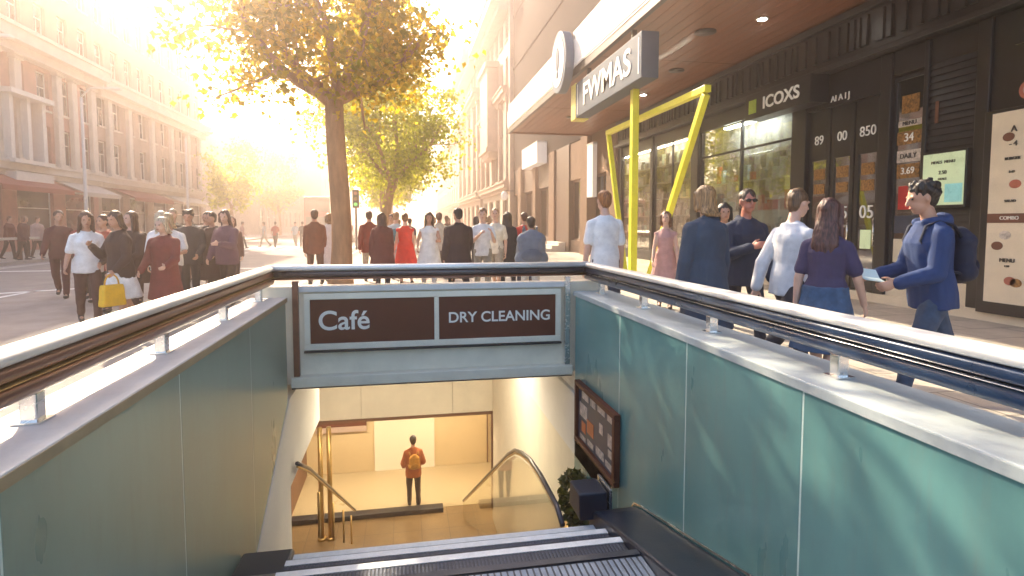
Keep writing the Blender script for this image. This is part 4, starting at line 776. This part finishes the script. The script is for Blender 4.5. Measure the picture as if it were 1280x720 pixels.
# slatted shutter with the menu screen
mb=MB(); z=.6
while z<3.9: mb.prism([(XF+.0,z),(XF+.05,z+.015),(XF+.05,z+.095),(XF+.03,z+.1)],7.2,8.0,'Y'); z+=.105
part(mb,'shutter','black_trim',sh); part(MB().box(XF+.055,8.86,7.2,8.0,.5,3.95),'shutter_back','black_shop',sh); part(MB().box(XF+.03,8.86,7.2,8.0,.162,.5),'window_base','menu_cream',sh)
lettering('1',.5,'menu_brown',sh,(XF-.004,7.84,3.15),FACE_STREET_R)
q=thing('menu_screen',(8.25,7.6,1.72),'lit pale green menu screen mounted on the slatted shutter','screen')
part(MB().box(8.21,8.298,7.22,7.98,1.66,2.54),'housing','black_shop',q,bevel=.008); p=part(MB().box(8.2,8.207,7.25,7.95,1.7,2.5),'display','screen_green',q); part(MB().box(8.193,8.199,7.27,7.55,1.74,2.02),'picture','screen_teal',p)
for i,z in enumerate((2.36,2.2,2.1)): lettering(['MEALS  MENU','2.50','DEALS'][i],[.065,.08,.05][i],'text_dark',p,(8.196,7.6,z),FACE_STREET_R)
q=thing('menu_board',(8.25,6.6,.2),'tall cream menu board in black frame with brown band and small pictures','menu board')
part(MB().box(8.2,8.269,6.17,6.98,.13,3.0),'frame','black_shop',q,bevel=.01); p=part(MB().box(8.19,8.197,6.2,6.86,.3,2.95),'sheet','menu_cream',q); part(MB().box(8.184,8.189,6.2,6.86,1.42,1.55),'band','menu_brown',p)
for z,tx,s_ in ((2.5,'- 4',.1),(2.3,'BURGER',.055),(2.12,'2.49',.045),(1.72,'SALAD',.05),(1.486,'COMBO',.07),(.9,'MENU',.075),(.82,'1.99',.04),(2.7,'A',.12)): lettering(tx,s_,'text_dark' if z!=1.486 else 'cream_letter',p,(8.181,6.55,z),FACE_STREET_R)
for y,z,m in ((6.5,1.95,'menu_red'),(6.6,1.25,'poster_paper'),(6.5,.62,'menu_red'),(6.42,.6,'menu_amber'),(6.62,2.6,'menu_brown'),(6.7,1.1,'menu_brown')): part(disc(8.183,8.188,y,z,.08,.06,14),'picture',m,p)
q=thing('round_badge',(8.25,6.45,3.15),'round orange red badge above the cream menu board','sign'); part(disc(8.2,8.27,6.4,3.2,.13,.13,24),'disc','menu_red',q); part(disc(8.19,8.198,6.4,3.2,.07,.07,20),'centre','poster_paper',q)
q=thing('green_sign',(8.25,6.3,3.9),'green lit sign high on the black wall at the right edge','sign'); part(MB().box(8.24,8.268,5.95,6.65,3.85,4.25),'board','black_shop',q); lettering('83',.4,'sign_green',q,(8.236,6.3,4.05),FACE_STREET_R,bold=.01)
q=thing('shop_sign',(8.1,11.3,3.85),'black box sign with lime square and white letters ICOXS over the doors','sign')
part(MB().box(7.85,8.27,10.2,12.4,3.8,4.353),'box','black_shop',q,bevel=.01); part(MB().box(7.838,7.847,11.96,12.24,3.92,4.22),'logo','lime_logo',q); lettering('ICOXS',.36,'white_letter',q,(7.845,11.12,4.07),FACE_STREET_R,bold=.008,xs=1.15)
# big display windows of the black shop
for a,b in ((15.75,18.4),(18.6,21.3)):
    part(MB().box(XF+.03,8.86,a,b,.162,.5),'window_base','black_shop',sh); part(MB().box(XF+.03,8.86,a,b,4.0,4.355),'transom_panel','black_shop',sh); m=(a+b)/2
    f=part(MB().box(XF+.03,XF+.09,a,a+.06,.5,4).box(XF+.03,XF+.09,b-.06,b,.5,4).box(XF+.03,XF+.09,m-.025,m+.025,.5,4),'window','black_trim',sh); part(MB().box(XF+.05,XF+.058,a+.06,b-.06,.5,4),'pane','rail_glass',f)
    part(MB().box(XF+.42,XF+.46,a,b,.5,4),'display_back','window_back',sh)
for a,b in ((11.3,15.35),):
    part(MB().box(XF+.03,8.86,a,b,.162,.55),'window_base','black_shop',sh); part(MB().box(XF+.03,8.86,a,b,4.0,4.355),'transom_panel','black_shop',sh)
    m=(a+b)/2
    f=part(MB().box(XF+.05,XF+.12,a,a+.07,.55,4).box(XF+.05,XF+.12,b-.07,b,.55,4).box(XF+.05,XF+.12,m-.03,m+.03,.55,4).box(XF+.05,XF+.12,a+.07,m-.03,3.25,3.3).box(XF+.05,XF+.12,m+.03,b-.07,3.25,3.3),'window','black_trim',sh)
    part(MB().box(XF+.08,XF+.09,a+.07,b-.07,.55,4),'pane','shop_glass',f)
    part(MB().box(XF+.5,XF+.54,a,b,.55,4),'display_back','window_back',sh)
def display(y,z0,z1,w_,m,l,x=8.6):
    q=MB().box(x,x+.03,y-w_/2,y+w_/2,z0,z1); o=part(q,'window_banner',m,None); tag(o,l,'banner')
display(13.3,2.35,3.0,.3,'poster_red','small red banner inside the big shop window'); display(12.6,.7,2.05,1.9,'paper','pale blue panel inside the big shop window near the doors'); display(14.4,.7,1.9,1.3,'white_box','white panel inside the big shop window, far end'); display(12.1,2.5,3.2,.5,'poster_paper','beige paper banner inside the big shop window')
for i,(y,l) in enumerate(((13.3,'added strip light brightening the big window with hanging clothes'),)):
    q=thing('added_strip_light',(8.5,y,3.9),l,'ceiling light'); part(MB().box(8.45,8.6,y-1,y+1,3.93,3.96),'tube','lamp_white',q); part(MB().box(8.43,8.62,y-1.03,y+1.03,3.962,3.99),'housing','box_cap',q)  # added lamp, only there to brighten the window display
for zz,l in ((1.0,'lower'),(1.75,'middle'),(2.5,'upper')):
    q=thing('display_shelf',(8.45,13.3,zz-.03),l+' glass display shelf inside the big shop window','shelf'); part(MB().box(8.4,8.52,11.4,15.25,zz-.03,zz-.004),'board','box_cap',q)
    for y in (11.45,13.3,15.2): part(MB().box(8.5,8.525,y-.012,y+.012,zz-.2,zz-.031),'bracket','steel',q)
goods={}
for zz in (1.0,1.75,2.5):
    y=11.5
    while y<15.1:
        k=int(rng.integers(0,6)); cn,c=[('white',(.75,.74,.7)),('grey',(.35,.35,.34)),('red',(.5,.05,.05)),('black',(.03,.03,.035)),('pale blue',(.4,.55,.62)),('beige',(.55,.45,.33))][k]
        w_=float(rng.uniform(.09,.2)); hh=float(rng.uniform(.16,.5)); mb=MB()
        if k%2: mb.prism([(y,zz-.003),(y+w_,zz-.003),(y+w_,zz+hh*.7),(y+w_*.65,zz+hh*.85),(y+w_*.65,zz+hh),(y+w_*.35,zz+hh),(y+w_*.35,zz+hh*.85),(y,zz+hh*.7)],8.42,8.5,'X')
        else: mb.box(8.415,8.505,y,y+w_,zz-.003,zz+hh*.8).box(8.41,8.51,y-.005,y+w_+.005,zz+hh*.8+.001,zz+hh*.9)
        o=part(mb,'boxed_item' if k%2==0 else 'bottle',cloth(c)); tag(o,'small %s %s on the display shelves inside the big shop window'%(cn,'box' if k%2==0 else 'bottle'),'goods','goods on the window shelves')
        y+=w_+float(rng.uniform(.03,.12))
for a,b,wn in ((15.8,18.35,'middle'),(18.65,21.25,'far')):
    q=thing('added_strip_light',(8.45,(a+b)/2,3.9),'added strip light brightening the %s packed shop window'%wn,'ceiling light'); part(MB().box(8.37,8.42,a+.1,b-.1,3.93,3.96),'tube','lamp_white',q); part(MB().box(8.365,8.43,a+.05,b-.05,3.962,3.99),'housing','box_cap',q)  # added tube so the packed shelves show up brighter
    for zz,ln in ((.62,'lowest'),(1.15,'second'),(1.7,'third'),(2.25,'fourth'),(2.8,'fifth'),(3.35,'top')):
        q=thing('display_shelf',(8.5,(a+b)/2,zz-.03),'%s shelf of the %s packed shop window behind the yellow frame'%(ln,wn),'shelf'); part(MB().box(8.4,8.715,a,b,zz-.03,zz-.004),'board','box_cap',q)
        for y in (a+.05,b-.05): part(MB().box(8.69,8.715,y-.012,y+.012,zz-.16,zz-.031),'bracket','steel',q)
        y=a+.06
        while y<b-.24:
            k=int(rng.integers(0,6)); cn,c=[('white',(.7,.69,.66)),('grey',(.3,.3,.3)),('dark grey',(.1,.1,.105)),('black',(.03,.03,.035)),('pale green',(.4,.5,.42)),('beige',(.5,.43,.34))][k]
            w_=float(rng.uniform(.1,.24)); hh=float(rng.uniform(.16,.42)); mb=MB(); x0=8.42+float(rng.uniform(0,.06))
            if rng.random()<.4: mb.prism([(y,zz-.003),(y+w_,zz-.003),(y+w_,zz+hh*.65),(y+w_*.65,zz+hh*.8),(y+w_*.65,zz+hh),(y+w_*.35,zz+hh),(y+w_*.35,zz+hh*.8),(y,zz+hh*.65)],x0,x0+.09,'X'); kn='bottle'
            else: mb.box(x0,x0+.15,y,y+w_,zz-.003,zz+hh*.86).box(x0-.004,x0+.154,y-.004,y+w_+.004,zz+hh*.861,zz+hh*.97); kn='box'
            o=part(mb,'boxed_item' if kn=='box' else 'bottle',cloth(c)); tag(o,'small %s %s on the packed shelves behind the yellow frame'%(cn,kn),'goods','goods packed on shelves behind the yellow frame')
            y+=w_+float(rng.uniform(.012,.06))
rails=thing('garment_rail',(8.62,13.2,.56),'clothes hanging on a rail inside the big shop window','garment rail')
part(MB().tube([(8.62,11.6,3.15),(8.62,15.1,3.15)],.02,8),'rail','steel',rails,True)
for i in range(14):
    y=11.75+i*.24; c=[(.5,.5,.48),(.1,.1,.11),(.3,.31,.3),(.6,.58,.52),(.2,.18,.16)][i%5]
    mb=MB(); mb.prism([(y-.1,3.1),(y+.1,3.1),(y+.12,2.2-.1*(i%3)),(y-.12,2.2-.1*(i%3))],8.55,8.59,'X'); part(mb,'garment',cloth(c),rails,bevel=.01)

# ------------------------------------------------------------------ buildings with real window recesses
def building(name, label, side, xf, y0, y1, rows, wall_m, trim_m, win_m, depth=10, top=None, cornices=(), pil=None, group=None, bay=None, pane='window_pane'):
    """side +1: the front faces +X. rows = (z0, z1, sill z, head z, count, width)"""
    t=thing(name,(xf,(y0+y1)/2,0),label,'building',group); D=.4
    zt=rows[-1][1]; X=lambda d: xf-side*d           # d = metres behind the front
    mb=MB(); mb.box(X(D),X(depth),y0,y1,0,zt)
    wins=[]
    for (z0,z1,s,h,n,w) in rows:
        mb.box(X(0),X(D-.001),y0,y1,z0,s); mb.box(X(0),X(D-.001),y0,y1,h,z1)
        p=(y1-y0)/n; e=y0
        for i in range(n):
            c=y0+p*(i+.5); mb.box(X(0),X(D-.001),e,c-w/2,s,h); e=c+w/2; wins.append((c,s,h,w))
        mb.box(X(0),X(D-.001),e,y1,s,h)
    part(mb,'wall',wall_m,t)
    cache={}
    for (c,s,h,w) in wins:
        k=(s,h,w); base=Vector((X(0),c,s))
        if k not in cache:
            f=MB(); q=.09; a,b=X(.18),X(.26)
            f.box(a,b,c-w/2,c-w/2+q,s,h); f.box(a,b,c+w/2-q,c+w/2,s,h); f.box(a,b,c-w/2+q,c+w/2-q,s,s+q); f.box(a,b,c-w/2+q,c+w/2-q,h-q,h); f.box(a,b,c-w/2+q,c+w/2-q,s+(h-s)*.58,s+(h-s)*.58+.06)
            if w<2: f.box(a,b,c-.03,c+.03,s+q,s+(h-s)*.58)
            fo=part(f,'window',win_m,t); pa=part(MB().box(X(.215),X(.23),c-w/2+q,c+w/2-q,s+q,h-q),'pane',pane,fo); si=part(MB().box(X(-.1),X(.17),c-w/2-.1,c+w/2+.1,s-.12,s-.003),'sill',trim_m,fo)
            cache[k]=(fo,pa,si,c)
        else:
            fo,pa,si,c0=cache[k]; g=inst(fo,t,Vector((0,c-c0,0)),'window'); inst(pa,g,(0,0,0),'pane'); inst(si,g,(0,0,0),'sill')
    for (z,hh,pr) in cornices: part(MB().box(X(-pr),X(-.003),y0-.1,y1+.1,z,z+hh).box(X(-pr*.6),X(-.002),y0-.05,y1+.05,z-hh*.8,z-.002).box(X(-pr-.1),X(-.001),y0-.15,y1+.15,z+hh+.001,z+hh*1.35),'cornice',trim_m,t)
    if pil:
        for y in pil[0]: part(MB().box(X(-.28),X(-.004),y-.28,y+.28,pil[1],pil[2]).box(X(-.38),X(-.004),y-.4,y+.4,pil[2]+.001,pil[2]+.35).box(X(-.38),X(-.004),y-.4,y+.4,pil[1]-.3,pil[1]-.001),'pilaster',trim_m,t,bevel=.03)
    part(MB().box(X(-.05),X(depth),y0,y1,zt+.002,zt+.5),'parapet',trim_m,t)
    return t
def awning(t, side, xf, y0,y1,z,m, out=1.6):
    X=lambda d: xf-side*d
    n_=part(MB().prism([(X(-.01),z),(X(-out),z-.7),(X(-out),z-.95),(X(-out+.03),z-.95),(X(-out+.03),z-.74),(X(-.01),z-.06)],y0,y1,'Y'),'awning',m,t)
# left side of the street
L1=building('terrace_building','red brick terrace with white pilasters and a heavy pale cornice across the road',1,-20,12,43,[(0,4.2,.7,3.4,7,3.2),(4.2,7.4,4.9,7.0,14,1.1),(7.4,11,7.9,10.0,14,1.1),(11,14.2,11.9,13.7,14,1.05),(14.2,17.4,14.9,16.9,14,1.05),(17.4,20.4,18.0,19.9,14,1.0),(20.4,23.2,21,22.7,14,1.0)],'brick_pink','stone_pale','window_white',cornices=((4.2,.35,.5),(10.7,.6,1.0),(17.1,.3,.4),(20.2,.3,.5),(22.9,.4,.6)),pil=([33.2,34.9,38.6,40.2,42.4,30,26],4.9,10.0))
for a,b,m in ((13,20,'awning_red'),(22,29,'awning_red'),(31,37,'awning_red'),(38,42.5,'awning_cream')): awning(L1,1,-20,a,b,4.0,m)
part(MB().box(-19.98,-19.2,33.4,36.6,3.55,4.1).box(-19.98,-19.1,33.2,36.8,8.0,8.25).box(-19.95,-19.4,33.5,33.8,4.75,7.99).box(-19.95,-19.4,34.9,35.2,4.75,7.99).box(-19.95,-19.4,36.2,36.5,4.75,7.99).box(-19.98,-19.15,33.3,36.7,4.55,4.74),'bay_window','window_white',L1)
L2=building('terrace_building','pale stone terrace with tall window rows beyond the red brick one',1,-20.2,43.3,64,[(0,4.2,.7,3.4,5,3.0),(4.2,7.6,4.9,7.1,10,1.1),(7.6,10.9,8.1,10.2,10,1.1),(10.9,14.2,11.6,13.6,10,1.1),(14.2,17.6,14.9,16.9,10,1.1),(17.6,21,18.2,20.2,10,1.1),(21,24.2,21.6,23.6,10,1.1)],'stone_tan','stone_pale','window_white',cornices=((4.2,.35,.5),(10.4,.6,.9),(17.4,.3,.5),(20.8,.3,.5),(24,.5,.8)),pil=([45,48,52,56,60,63],4.9,10.0))
awning(L2,1,-20.2,45,52,4.0,'awning_red'); awning(L2,1,-20.2,54,62,4.0,'awning_cream')
L3=building('corner_building','cream corner building across the side street with brown top band',1,-19.5,84,118,[(0,4.4,.8,3.6,8,2.6),(4.4,8,5,7.4,12,1.3),(8,11.5,8.6,10.9,12,1.3),(11.5,14.5,12.1,14,12,1.3)],'stone_cream','stone_tan','window_white',cornices=((4.4,.35,.4),(14.2,.6,.9)))
L4=building('distant_building','distant pale block closing the left side of the street',1,-16,120,175,[(0,4.4,.8,3.6,10,3.0),(4.4,8,5,7.4,14,1.4),(8,11.5,8.6,10.9,14,1.4),(11.5,15,12.1,14.4,14,1.4),(15,18.5,15.6,17.9,14,1.4)],'stone_cream','stone_pale','window_white',cornices=((18.2,.6,.8),))
# right side beyond the brown building
R2=building('ornate_building','sunlit cream stone building with heavy cornice and shop windows beyond the brown building',-1,8.15,44.4,60,[(0,4.4,.7,3.5,4,2.8),(4.4,8,5.1,7.4,6,1.4),(8,11.6,8.7,11,6,1.4),(11.6,15.2,12.3,14.6,6,1.4),(15.2,18.6,15.9,18,6,1.4)],'stone_cream','stone_tan','window_brown',cornices=((4.3,.35,.5),(11.6,.35,.6),(18.3,.7,1.5)),pil=([44.9,48.3,52.2,56.1,59.6],5.0,11))
part(MB().box(7.0,8.14,49.6,54.6,7.7,8.0).box(7.15,8.14,49.8,54.4,8.002,14.8).box(6.95,8.14,49.5,54.7,14.802,15.3).box(7.3,8.14,50,54.2,7.2,7.698),'bay_window','stone_tan',R2)
R3=building('ornate_building','taller tan stone building with overhanging cornice farther up the right side',-1,7.9,60.3,82,[(0,4.4,.7,3.5,5,2.8),(4.4,8,5.1,7.4,8,1.4),(8,11.6,8.7,11,8,1.4),(11.6,15.2,12.3,14.6,8,1.4),(15.2,19,15.9,18.3,8,1.4)],'stone_tan','stone_cream','window_brown',cornices=((4.3,.35,.5),(15,.4,.8),(18.8,.8,1.8)),pil=([61,65,70,76,81],5.0,14))
R4=building('distant_building','distant tan block on the right where the street closes',-1,8.4,82.3,150,[(0,4.4,.7,3.5,12,3.2),(4.4,8,5.1,7.4,16,1.4),(8,11.6,8.7,11,16,1.4),(11.6,15.2,12.3,14.6,16,1.4)],'stone_cream','stone_tan','window_brown',cornices=((4.3,.35,.5),(15,.5,.9)))
q=thing('wall_lantern',(7.4,43.2,3.2),'round wall lantern hanging beside the brown shopfronts','wall lamp'); part(MB().box(7.5,8.28,43.17,43.23,3.9,3.96),'arm','canopy_metal',q); part(MB().ball((7.5,43.2,3.55),(.28,.28,.34),14,9),'globe','white_box',q,True)

# ------------------------------------------------------------------ trees
def tree(x,y,label,trunk_r,fork,crown_c,crown_r,nleaf,size,leafm,limbs,lean=(0,0),clumps=40,group='street trees along the kerb',floor=None):
    t=thing('street_tree',(x,y,0),label,'tree',group); mb=MB()
    tips=[]; top=np.array((x+lean[0],y+lean[1],fork)); b=np.array((x,y,0.))
    pts=[b+(top-b)*u+np.array((.05*math.sin(u*5),.04*math.cos(u*4),0))*(u>0) for u in np.linspace(0,1,9)]
    mb.tube(pts,[trunk_r*1.45,trunk_r*1.12]+list(np.linspace(trunk_r*1.03,trunk_r*.9,7)),16)
    for (az,up_,ln,r) in limbs:
        p=top-np.array((0,0,rng.uniform(0,.25))); d=np.array((math.cos(az)*math.cos(up_),math.sin(az)*math.cos(up_),math.sin(up_))); ps=[p]; 
        for k in range(7):
            d=d+rng.normal(0,.13,3)+np.array((0,0,.06)); d/=np.linalg.norm(d); ps.append(ps[-1]+d*ln/7)
        rr=np.linspace(r,r*.3,8); mb.tube(ps,rr,9); tips+=[ps[4],ps[6],ps[7]]
        for k in (2,3,4,5,6):
            e=d*.4+rng.normal(0,.7,3)+np.array((0,0,.1)); e/=np.linalg.norm(e); qs=[ps[k]]
            for _ in range(4): e=e+rng.normal(0,.2,3); e/=np.linalg.norm(e); qs.append(qs[-1]+e*ln*.12)
            mb.tube(qs,np.linspace(rr[k]*.55,.012,5),6); tips+=[qs[2],qs[4]]
    part(mb,'trunk','bark',t,True)
    C=np.array(crown_c); Rr=np.array(crown_r); cl=[np.array(p) for p in tips]
    while len(cl)<clumps+len(tips):
        u=rng.normal(size=3); u/=np.linalg.norm(u); cl.append(C+u*Rr*rng.uniform(.35,1)**.6)
    if floor: cl=[c for c in cl if c[2]>floor]
    lm=MB(); per=max(6,nleaf//len(cl)); vs=[]; fs=[]
    for c in cl:
        k=int(per*rng.uniform(.4,1.6)); s=rng.uniform(.45,.95)
        P_=rng.normal(0,1,(k,3))*np.array((.55,.55,.38))*s+c
        for p in P_:
            a=rng.normal(size=3)+np.array((0,0,-.5)); a/=np.linalg.norm(a); n_=rng.normal(size=3)+np.array((0,0,.9)); q=np.cross(a,n_); q/=np.linalg.norm(q); n_=np.cross(q,a); z=size*rng.uniform(.6,1.25)
            o=len(vs); vs+=[p,p+a*z*.35+q*z*.42+n_*z*.1,p+a*z*.62+q*z*.2,p+a*z,p+a*z*.62-q*z*.2,p+a*z*.35-q*z*.42+n_*z*.1]; fs+=[(o,o+1,o+2,o+3),(o,o+3,o+4,o+5)]
    lm.add(vs,fs); part(lm,'crown',leafm,t)
tree(-1.32,12.4,'big plane tree with forking trunk at the kerb, nearest tree in the street',.2,4.0,(-1.55,12.6,6.2),(2.25,2.2,1.9),11500,.15,'plane_leaves',[(.15,.45,2.4,.11),(1.3,.9,2.6,.11),(2.4,.7,2.8,.12),(3.3,.55,3.0,.12),(4.5,.75,2.6,.1),(5.4,.9,2.6,.12)],clumps=52,floor=3.9)
tree(-1.3,25.5,'second kerb tree with yellow green crown, seen to the right of the nearest trunk',.2,3.2,(-.9,25.5,6.0),(3.1,3.1,3.7),14000,.17,'far_leaves',[(.3,.7,3.8,.12),(1.6,1.1,4.4,.12),(2.9,.7,3.6,.11),(4.2,.9,3.8,.11),(5.4,.7,3.4,.1)],lean=(.9,0),clumps=85,floor=3.0)
tree(-1.3,38,'third kerb tree beyond the yellow green one',.2,3.6,(-1.0,38,7.2),(3.6,3.6,4.0),7000,.26,'far_leaves',[(.5,.9,3.6,.12),(2.1,.9,3.6,.12),(3.9,.9,3.4,.11),(5.2,.8,3.4,.1)],clumps=60,floor=3.4)
tree(-1.4,52,'fourth kerb tree in the glare up the street',.2,3.8,(-1.4,52,7.6),(3.6,3.6,4.2),4500,.32,'far_leaves',[(.5,.9,3.6,.12),(2.6,.9,3.6,.12),(4.7,.9,3.4,.11)],clumps=50,floor=3.4)
tree(-1.4,70,'last small tree of the kerb row',.2,3.6,(-1.4,70,7),(3.8,3.8,4.2),3000,.4,'far_leaves',[(.5,.9,3.6,.12),(2.6,.9,3.6,.12),(4.7,.9,3.4,.11)],clumps=40,floor=3.0)
tree(-15.8,58,'pale tree on the far pavement before the side street',.16,3.0,(-15.8,58,6.2),(2.6,2.6,3.2),3500,.3,'far_leaves',[(.5,.9,3,.1),(2.6,.9,3,.1),(4.7,.9,3,.1)],clumps=40,floor=2.8,group='trees on the far pavement')
tree(-15.6,78,'slim tree on the far pavement at the cream corner building',.16,3.2,(-15.6,78,7),(2.6,2.6,4),3000,.34,'far_leaves',[(.5,.9,3,.1),(2.6,.9,3,.1),(4.7,.9,3,.1)],clumps=40,floor=2.8,group='trees on the far pavement')

# ------------------------------------------------------------------ vehicles and street furniture
def vehicle(name,label,cat,loc,rz,L_,W_,prof,paint,wheels,wr,glass,group=None):
    """prof: side outline (along, z); glass: list of (along0, along1, z0, z1) side windows"""
    t=thing(name,loc,label,cat,group,R(rz))
    def pp(mb,nm,m,par=t,bev=0,sm=False):
        o=bpy.data.objects.new(nm,mb.mesh(nm,m,sm)); COL.objects.link(o); o.parent=par
        if bev: b=o.modifiers.new('b','BEVEL'); b.width=bev; b.segments=3; b.limit_method='ANGLE'; b.angle_limit=R(30)
        return o
    b=pp(MB().prism(prof,-W_/2,W_/2,'X'),'body',paint,bev=.07)
    for s in (-1,1):
        for a0,a1,z0,z1 in glass: pp(MB().box(s*(W_/2-.02),s*(W_/2+.006),a0,a1,z0,z1),'side_window','window_pane')
        for y in wheels:
            w=pp(disc_at(s*(W_/2-.2),s*(W_/2+.012),y,wr,wr),'wheel','rubber',sm=False); pp(disc_at(s*(W_/2+.013),s*(W_/2+.022),y,wr,wr*.6),'rim','paint_silver',w)
        yf=max(p[0] for p in prof); yb=min(p[0] for p in prof)
        pp(MB().box(s*(W_/2-.42),s*(W_/2-.12),yf-.02,yf+.015,.62,.82),'headlight','head_lamp'); pp(MB().box(s*(W_/2-.3),s*(W_/2-.1),yb-.012,yb+.02,.7,1.0),'tail_light','tail_lamp')
    fr=[p for p in prof if p[1]>1]; 
    pp(MB().box(-W_/2+.15,W_/2-.15,yf-.3,yf+.01,.3,.5),'bumper','rubber')
    return t,pp
def disc_at(x0,x1,y,z,r,n=24): return MB().rings([[(x,y+r*math.cos(u),z+r*math.sin(u)) for u in [2*math.pi*k/n for k in range(n)]] for x in (x0,x1)])
t,pp=vehicle('white_car','pale silver car with roof rack on the road farther behind the crossing group','car',(-10.4,30.5,RD),185,4.4,1.8,[(-2.2,.3),(2.2,.3),(2.25,.75),(1.1,.98),(.45,1.45),(-1.2,1.48),(-1.95,1.0),(-2.22,.9)],'paint_silver',(1.4,-1.35),.32,[(-.9,.1,1.02,1.38),(.15,.7,1.02,1.3)])
pp(MB().add([(-.7,1.09,1.01),(.7,1.09,1.01),(.62,.5,1.43),(-.62,.5,1.43),(-.7,1.13,1.03),(.7,1.13,1.03),(.62,.54,1.45),(-.62,.54,1.45)],[(4,5,6,7),(0,3,2,1),(0,1,5,4),(1,2,6,5),(2,3,7,6),(3,0,4,7)]),'windscreen','window_pane')
pp(MB().box(-.7,.7,-.3,-.24,1.5,1.55).box(-.7,.7,-.9,-.84,1.5,1.55).box(-.68,-.64,-1.1,.1,1.551,1.58).box(.64,.68,-1.1,.1,1.551,1.58),'roof_rack','rubber')
t,pp=vehicle('red_bus','red double decker bus far up the road','bus',(-8.6,66,RD),180,10.5,2.5,[(-5.2,.35),(5.2,.35),(5.25,1.2),(5.15,4.2),(4.9,4.35),(-5.1,4.35),(-5.25,4.1),(-5.25,1)],'paint_red',(3.4,-2.9),.5,[(-4.8,4.6,1.3,2.1),(-4.8,4.8,2.9,3.7)])
pp(MB().box(-1.1,1.1,5.2,5.27,1.2,2.3).box(-1.1,1.1,5.14,5.2,2.8,3.8),'windscreen','window_pane')
t,pp=vehicle('red_car','small dark red car waiting at the far crossing','car',(-5.2,52,RD),182,4.1,1.75,[(-2.05,.3),(2.05,.3),(2.1,.75),(1.1,.98),(.45,1.45),(-1.2,1.48),(-1.95,1.0),(-2.07,.9)],'paint_red',(1.3,-1.25),.31,[(-.9,.1,1.02,1.38),(.15,.7,1.02,1.3)])
pp(MB().add([(-.7,1.09,1.01),(.7,1.09,1.01),(.62,.5,1.43),(-.62,.5,1.43),(-.7,1.13,1.03),(.7,1.13,1.03),(.62,.54,1.45),(-.62,.54,1.45)],[(4,5,6,7),(0,3,2,1),(0,1,5,4),(1,2,6,5),(2,3,7,6),(3,0,4,7)]),'windscreen','window_pane')
rl=thing('kerb_railing',(-14.0,22,0),'low pale railing with brown posts along the far kerb','railing')
for a,b in ((16,27.2),): 
    part(MB().box(-14.84,-14.76,a,b,.80,.90),'rail','stone_pale',rl,bevel=.01)
    for y in np.arange(a+.05,b,1.6): part(MB().box(-14.86,-14.74,y,y+.12,0,.797),'post','window_brown',rl,bevel=.01)
def lamp(x,y,l):
    t=thing('street_lamp',(x,y,0),l,'street lamp','street lamps on the far pavement'); part(MB().tube([(x,y,0),(x,y,1.2),(x,y,7.5)],[.13,.09,.06],10),'pole','window_white',t,True); part(MB().tube([(x,y,7.5),(x+.4,y,7.95),(x+1.3,y,8.0)],.045,8),'arm','window_white',t,True); part(MB().box(x+1.1,x+1.8,y-.14,y+.14,7.9,8.02),'lamp_head','window_white',t,bevel=.03)
lamp(-15.2,23.5,'white street lamp by the kerb railing, nearest of the lamps'); lamp(-15.2,31.5,'white street lamp just beyond the kerb railing'); lamp(-15.2,45,'white street lamp before the pale stone terrace')
ts=thing('traffic_light',(-3.0,33,0),'traffic light on a dark pole left of the big tree trunk','traffic light')
part(MB().tube([(-2.6,33,0),(-2.6,33,3.0)],.06,10),'pole','dark_metal',ts,True); part(MB().box(-2.78,-2.42,32.85,33.1,2.3,3.3),'signal_head','dark_metal',ts,bevel=.02)
for z,m in ((3.1,'menu_red'),(2.8,'menu_amber'),(2.5,'sign_green')): part(MB().tube([(-2.6,32.80,z),(-2.6,32.849,z)],.1,16),'lens',m,ts)

# ------------------------------------------------------------------ added haze, sky, sun, camera
AZ,EL=-22,33
hz=bpy.data.materials.new('glare_haze'); hz.use_nodes=True; nt=hz.node_tree; nt.nodes.remove(nt.nodes['Principled BSDF'])
v=nt.nodes.new('ShaderNodeVolumePrincipled'); v.inputs['Color'].default_value=(1.0,.82,.73,1); v.inputs['Density'].default_value=.0082; v.inputs['Anisotropy'].default_value=.89; nt.links.new(v.outputs[0],nt.nodes['Material Output'].inputs['Volume']); M['glare_haze']=hz
o=part(MB().box(-60,60,-20,230,-6.6,28),'haze','glare_haze',None); tag(o,'warm haze added for the glare filling the street','haze',kind='stuff')  # haze added and tinted for the warm glare up the street
w=bpy.data.worlds.new('World'); S.world=w; w.use_nodes=True; nt=w.node_tree; bg=nt.nodes['Background']
sk=nt.nodes.new('ShaderNodeTexSky'); sk.sky_type='NISHITA'; sk.sun_disc=False; sk.sun_elevation=R(EL); sk.sun_rotation=R(AZ); sk.air_density=1.0; sk.dust_density=2.5; sk.ozone_density=1.0
nt.links.new(sk.outputs[0],bg.inputs[0]); bg.inputs[1].default_value=.15
sun=bpy.data.lights.new('sun','SUN'); sun.energy=5; sun.angle=R(.5); sun.color=(1,.84,.61); so=bpy.data.objects.new('sun',sun); COL.objects.link(so)
d=Vector((math.sin(R(AZ))*math.cos(R(EL)),math.cos(R(AZ))*math.cos(R(EL)),math.sin(R(EL)))); so.rotation_euler=d.to_track_quat('Z','Y').to_euler(); so.location=d*60+Vector((0,0,20))
cam=bpy.data.cameras.new('camera'); co=bpy.data.objects.new('camera',cam); COL.objects.link(co); co.location=(0,0,1.4); co.rotation_euler=(R(90-3.7),0,R(-10.6)); cam.lens=20.25; cam.sensor_width=36; cam.shift_y=-33/1280; cam.clip_end=2000; cam.clip_start=.05
S.camera=co
S.view_settings.view_transform='Standard'; S.view_settings.look='None'; S.view_settings.exposure=1.65; S.view_settings.gamma=1
S.cycles.use_denoising=True; S.cycles.volume_bounces=1; S.cycles.max_bounces=10; S.cycles.transparent_max_bounces=16; S.cycles.sample_clamp_indirect=8
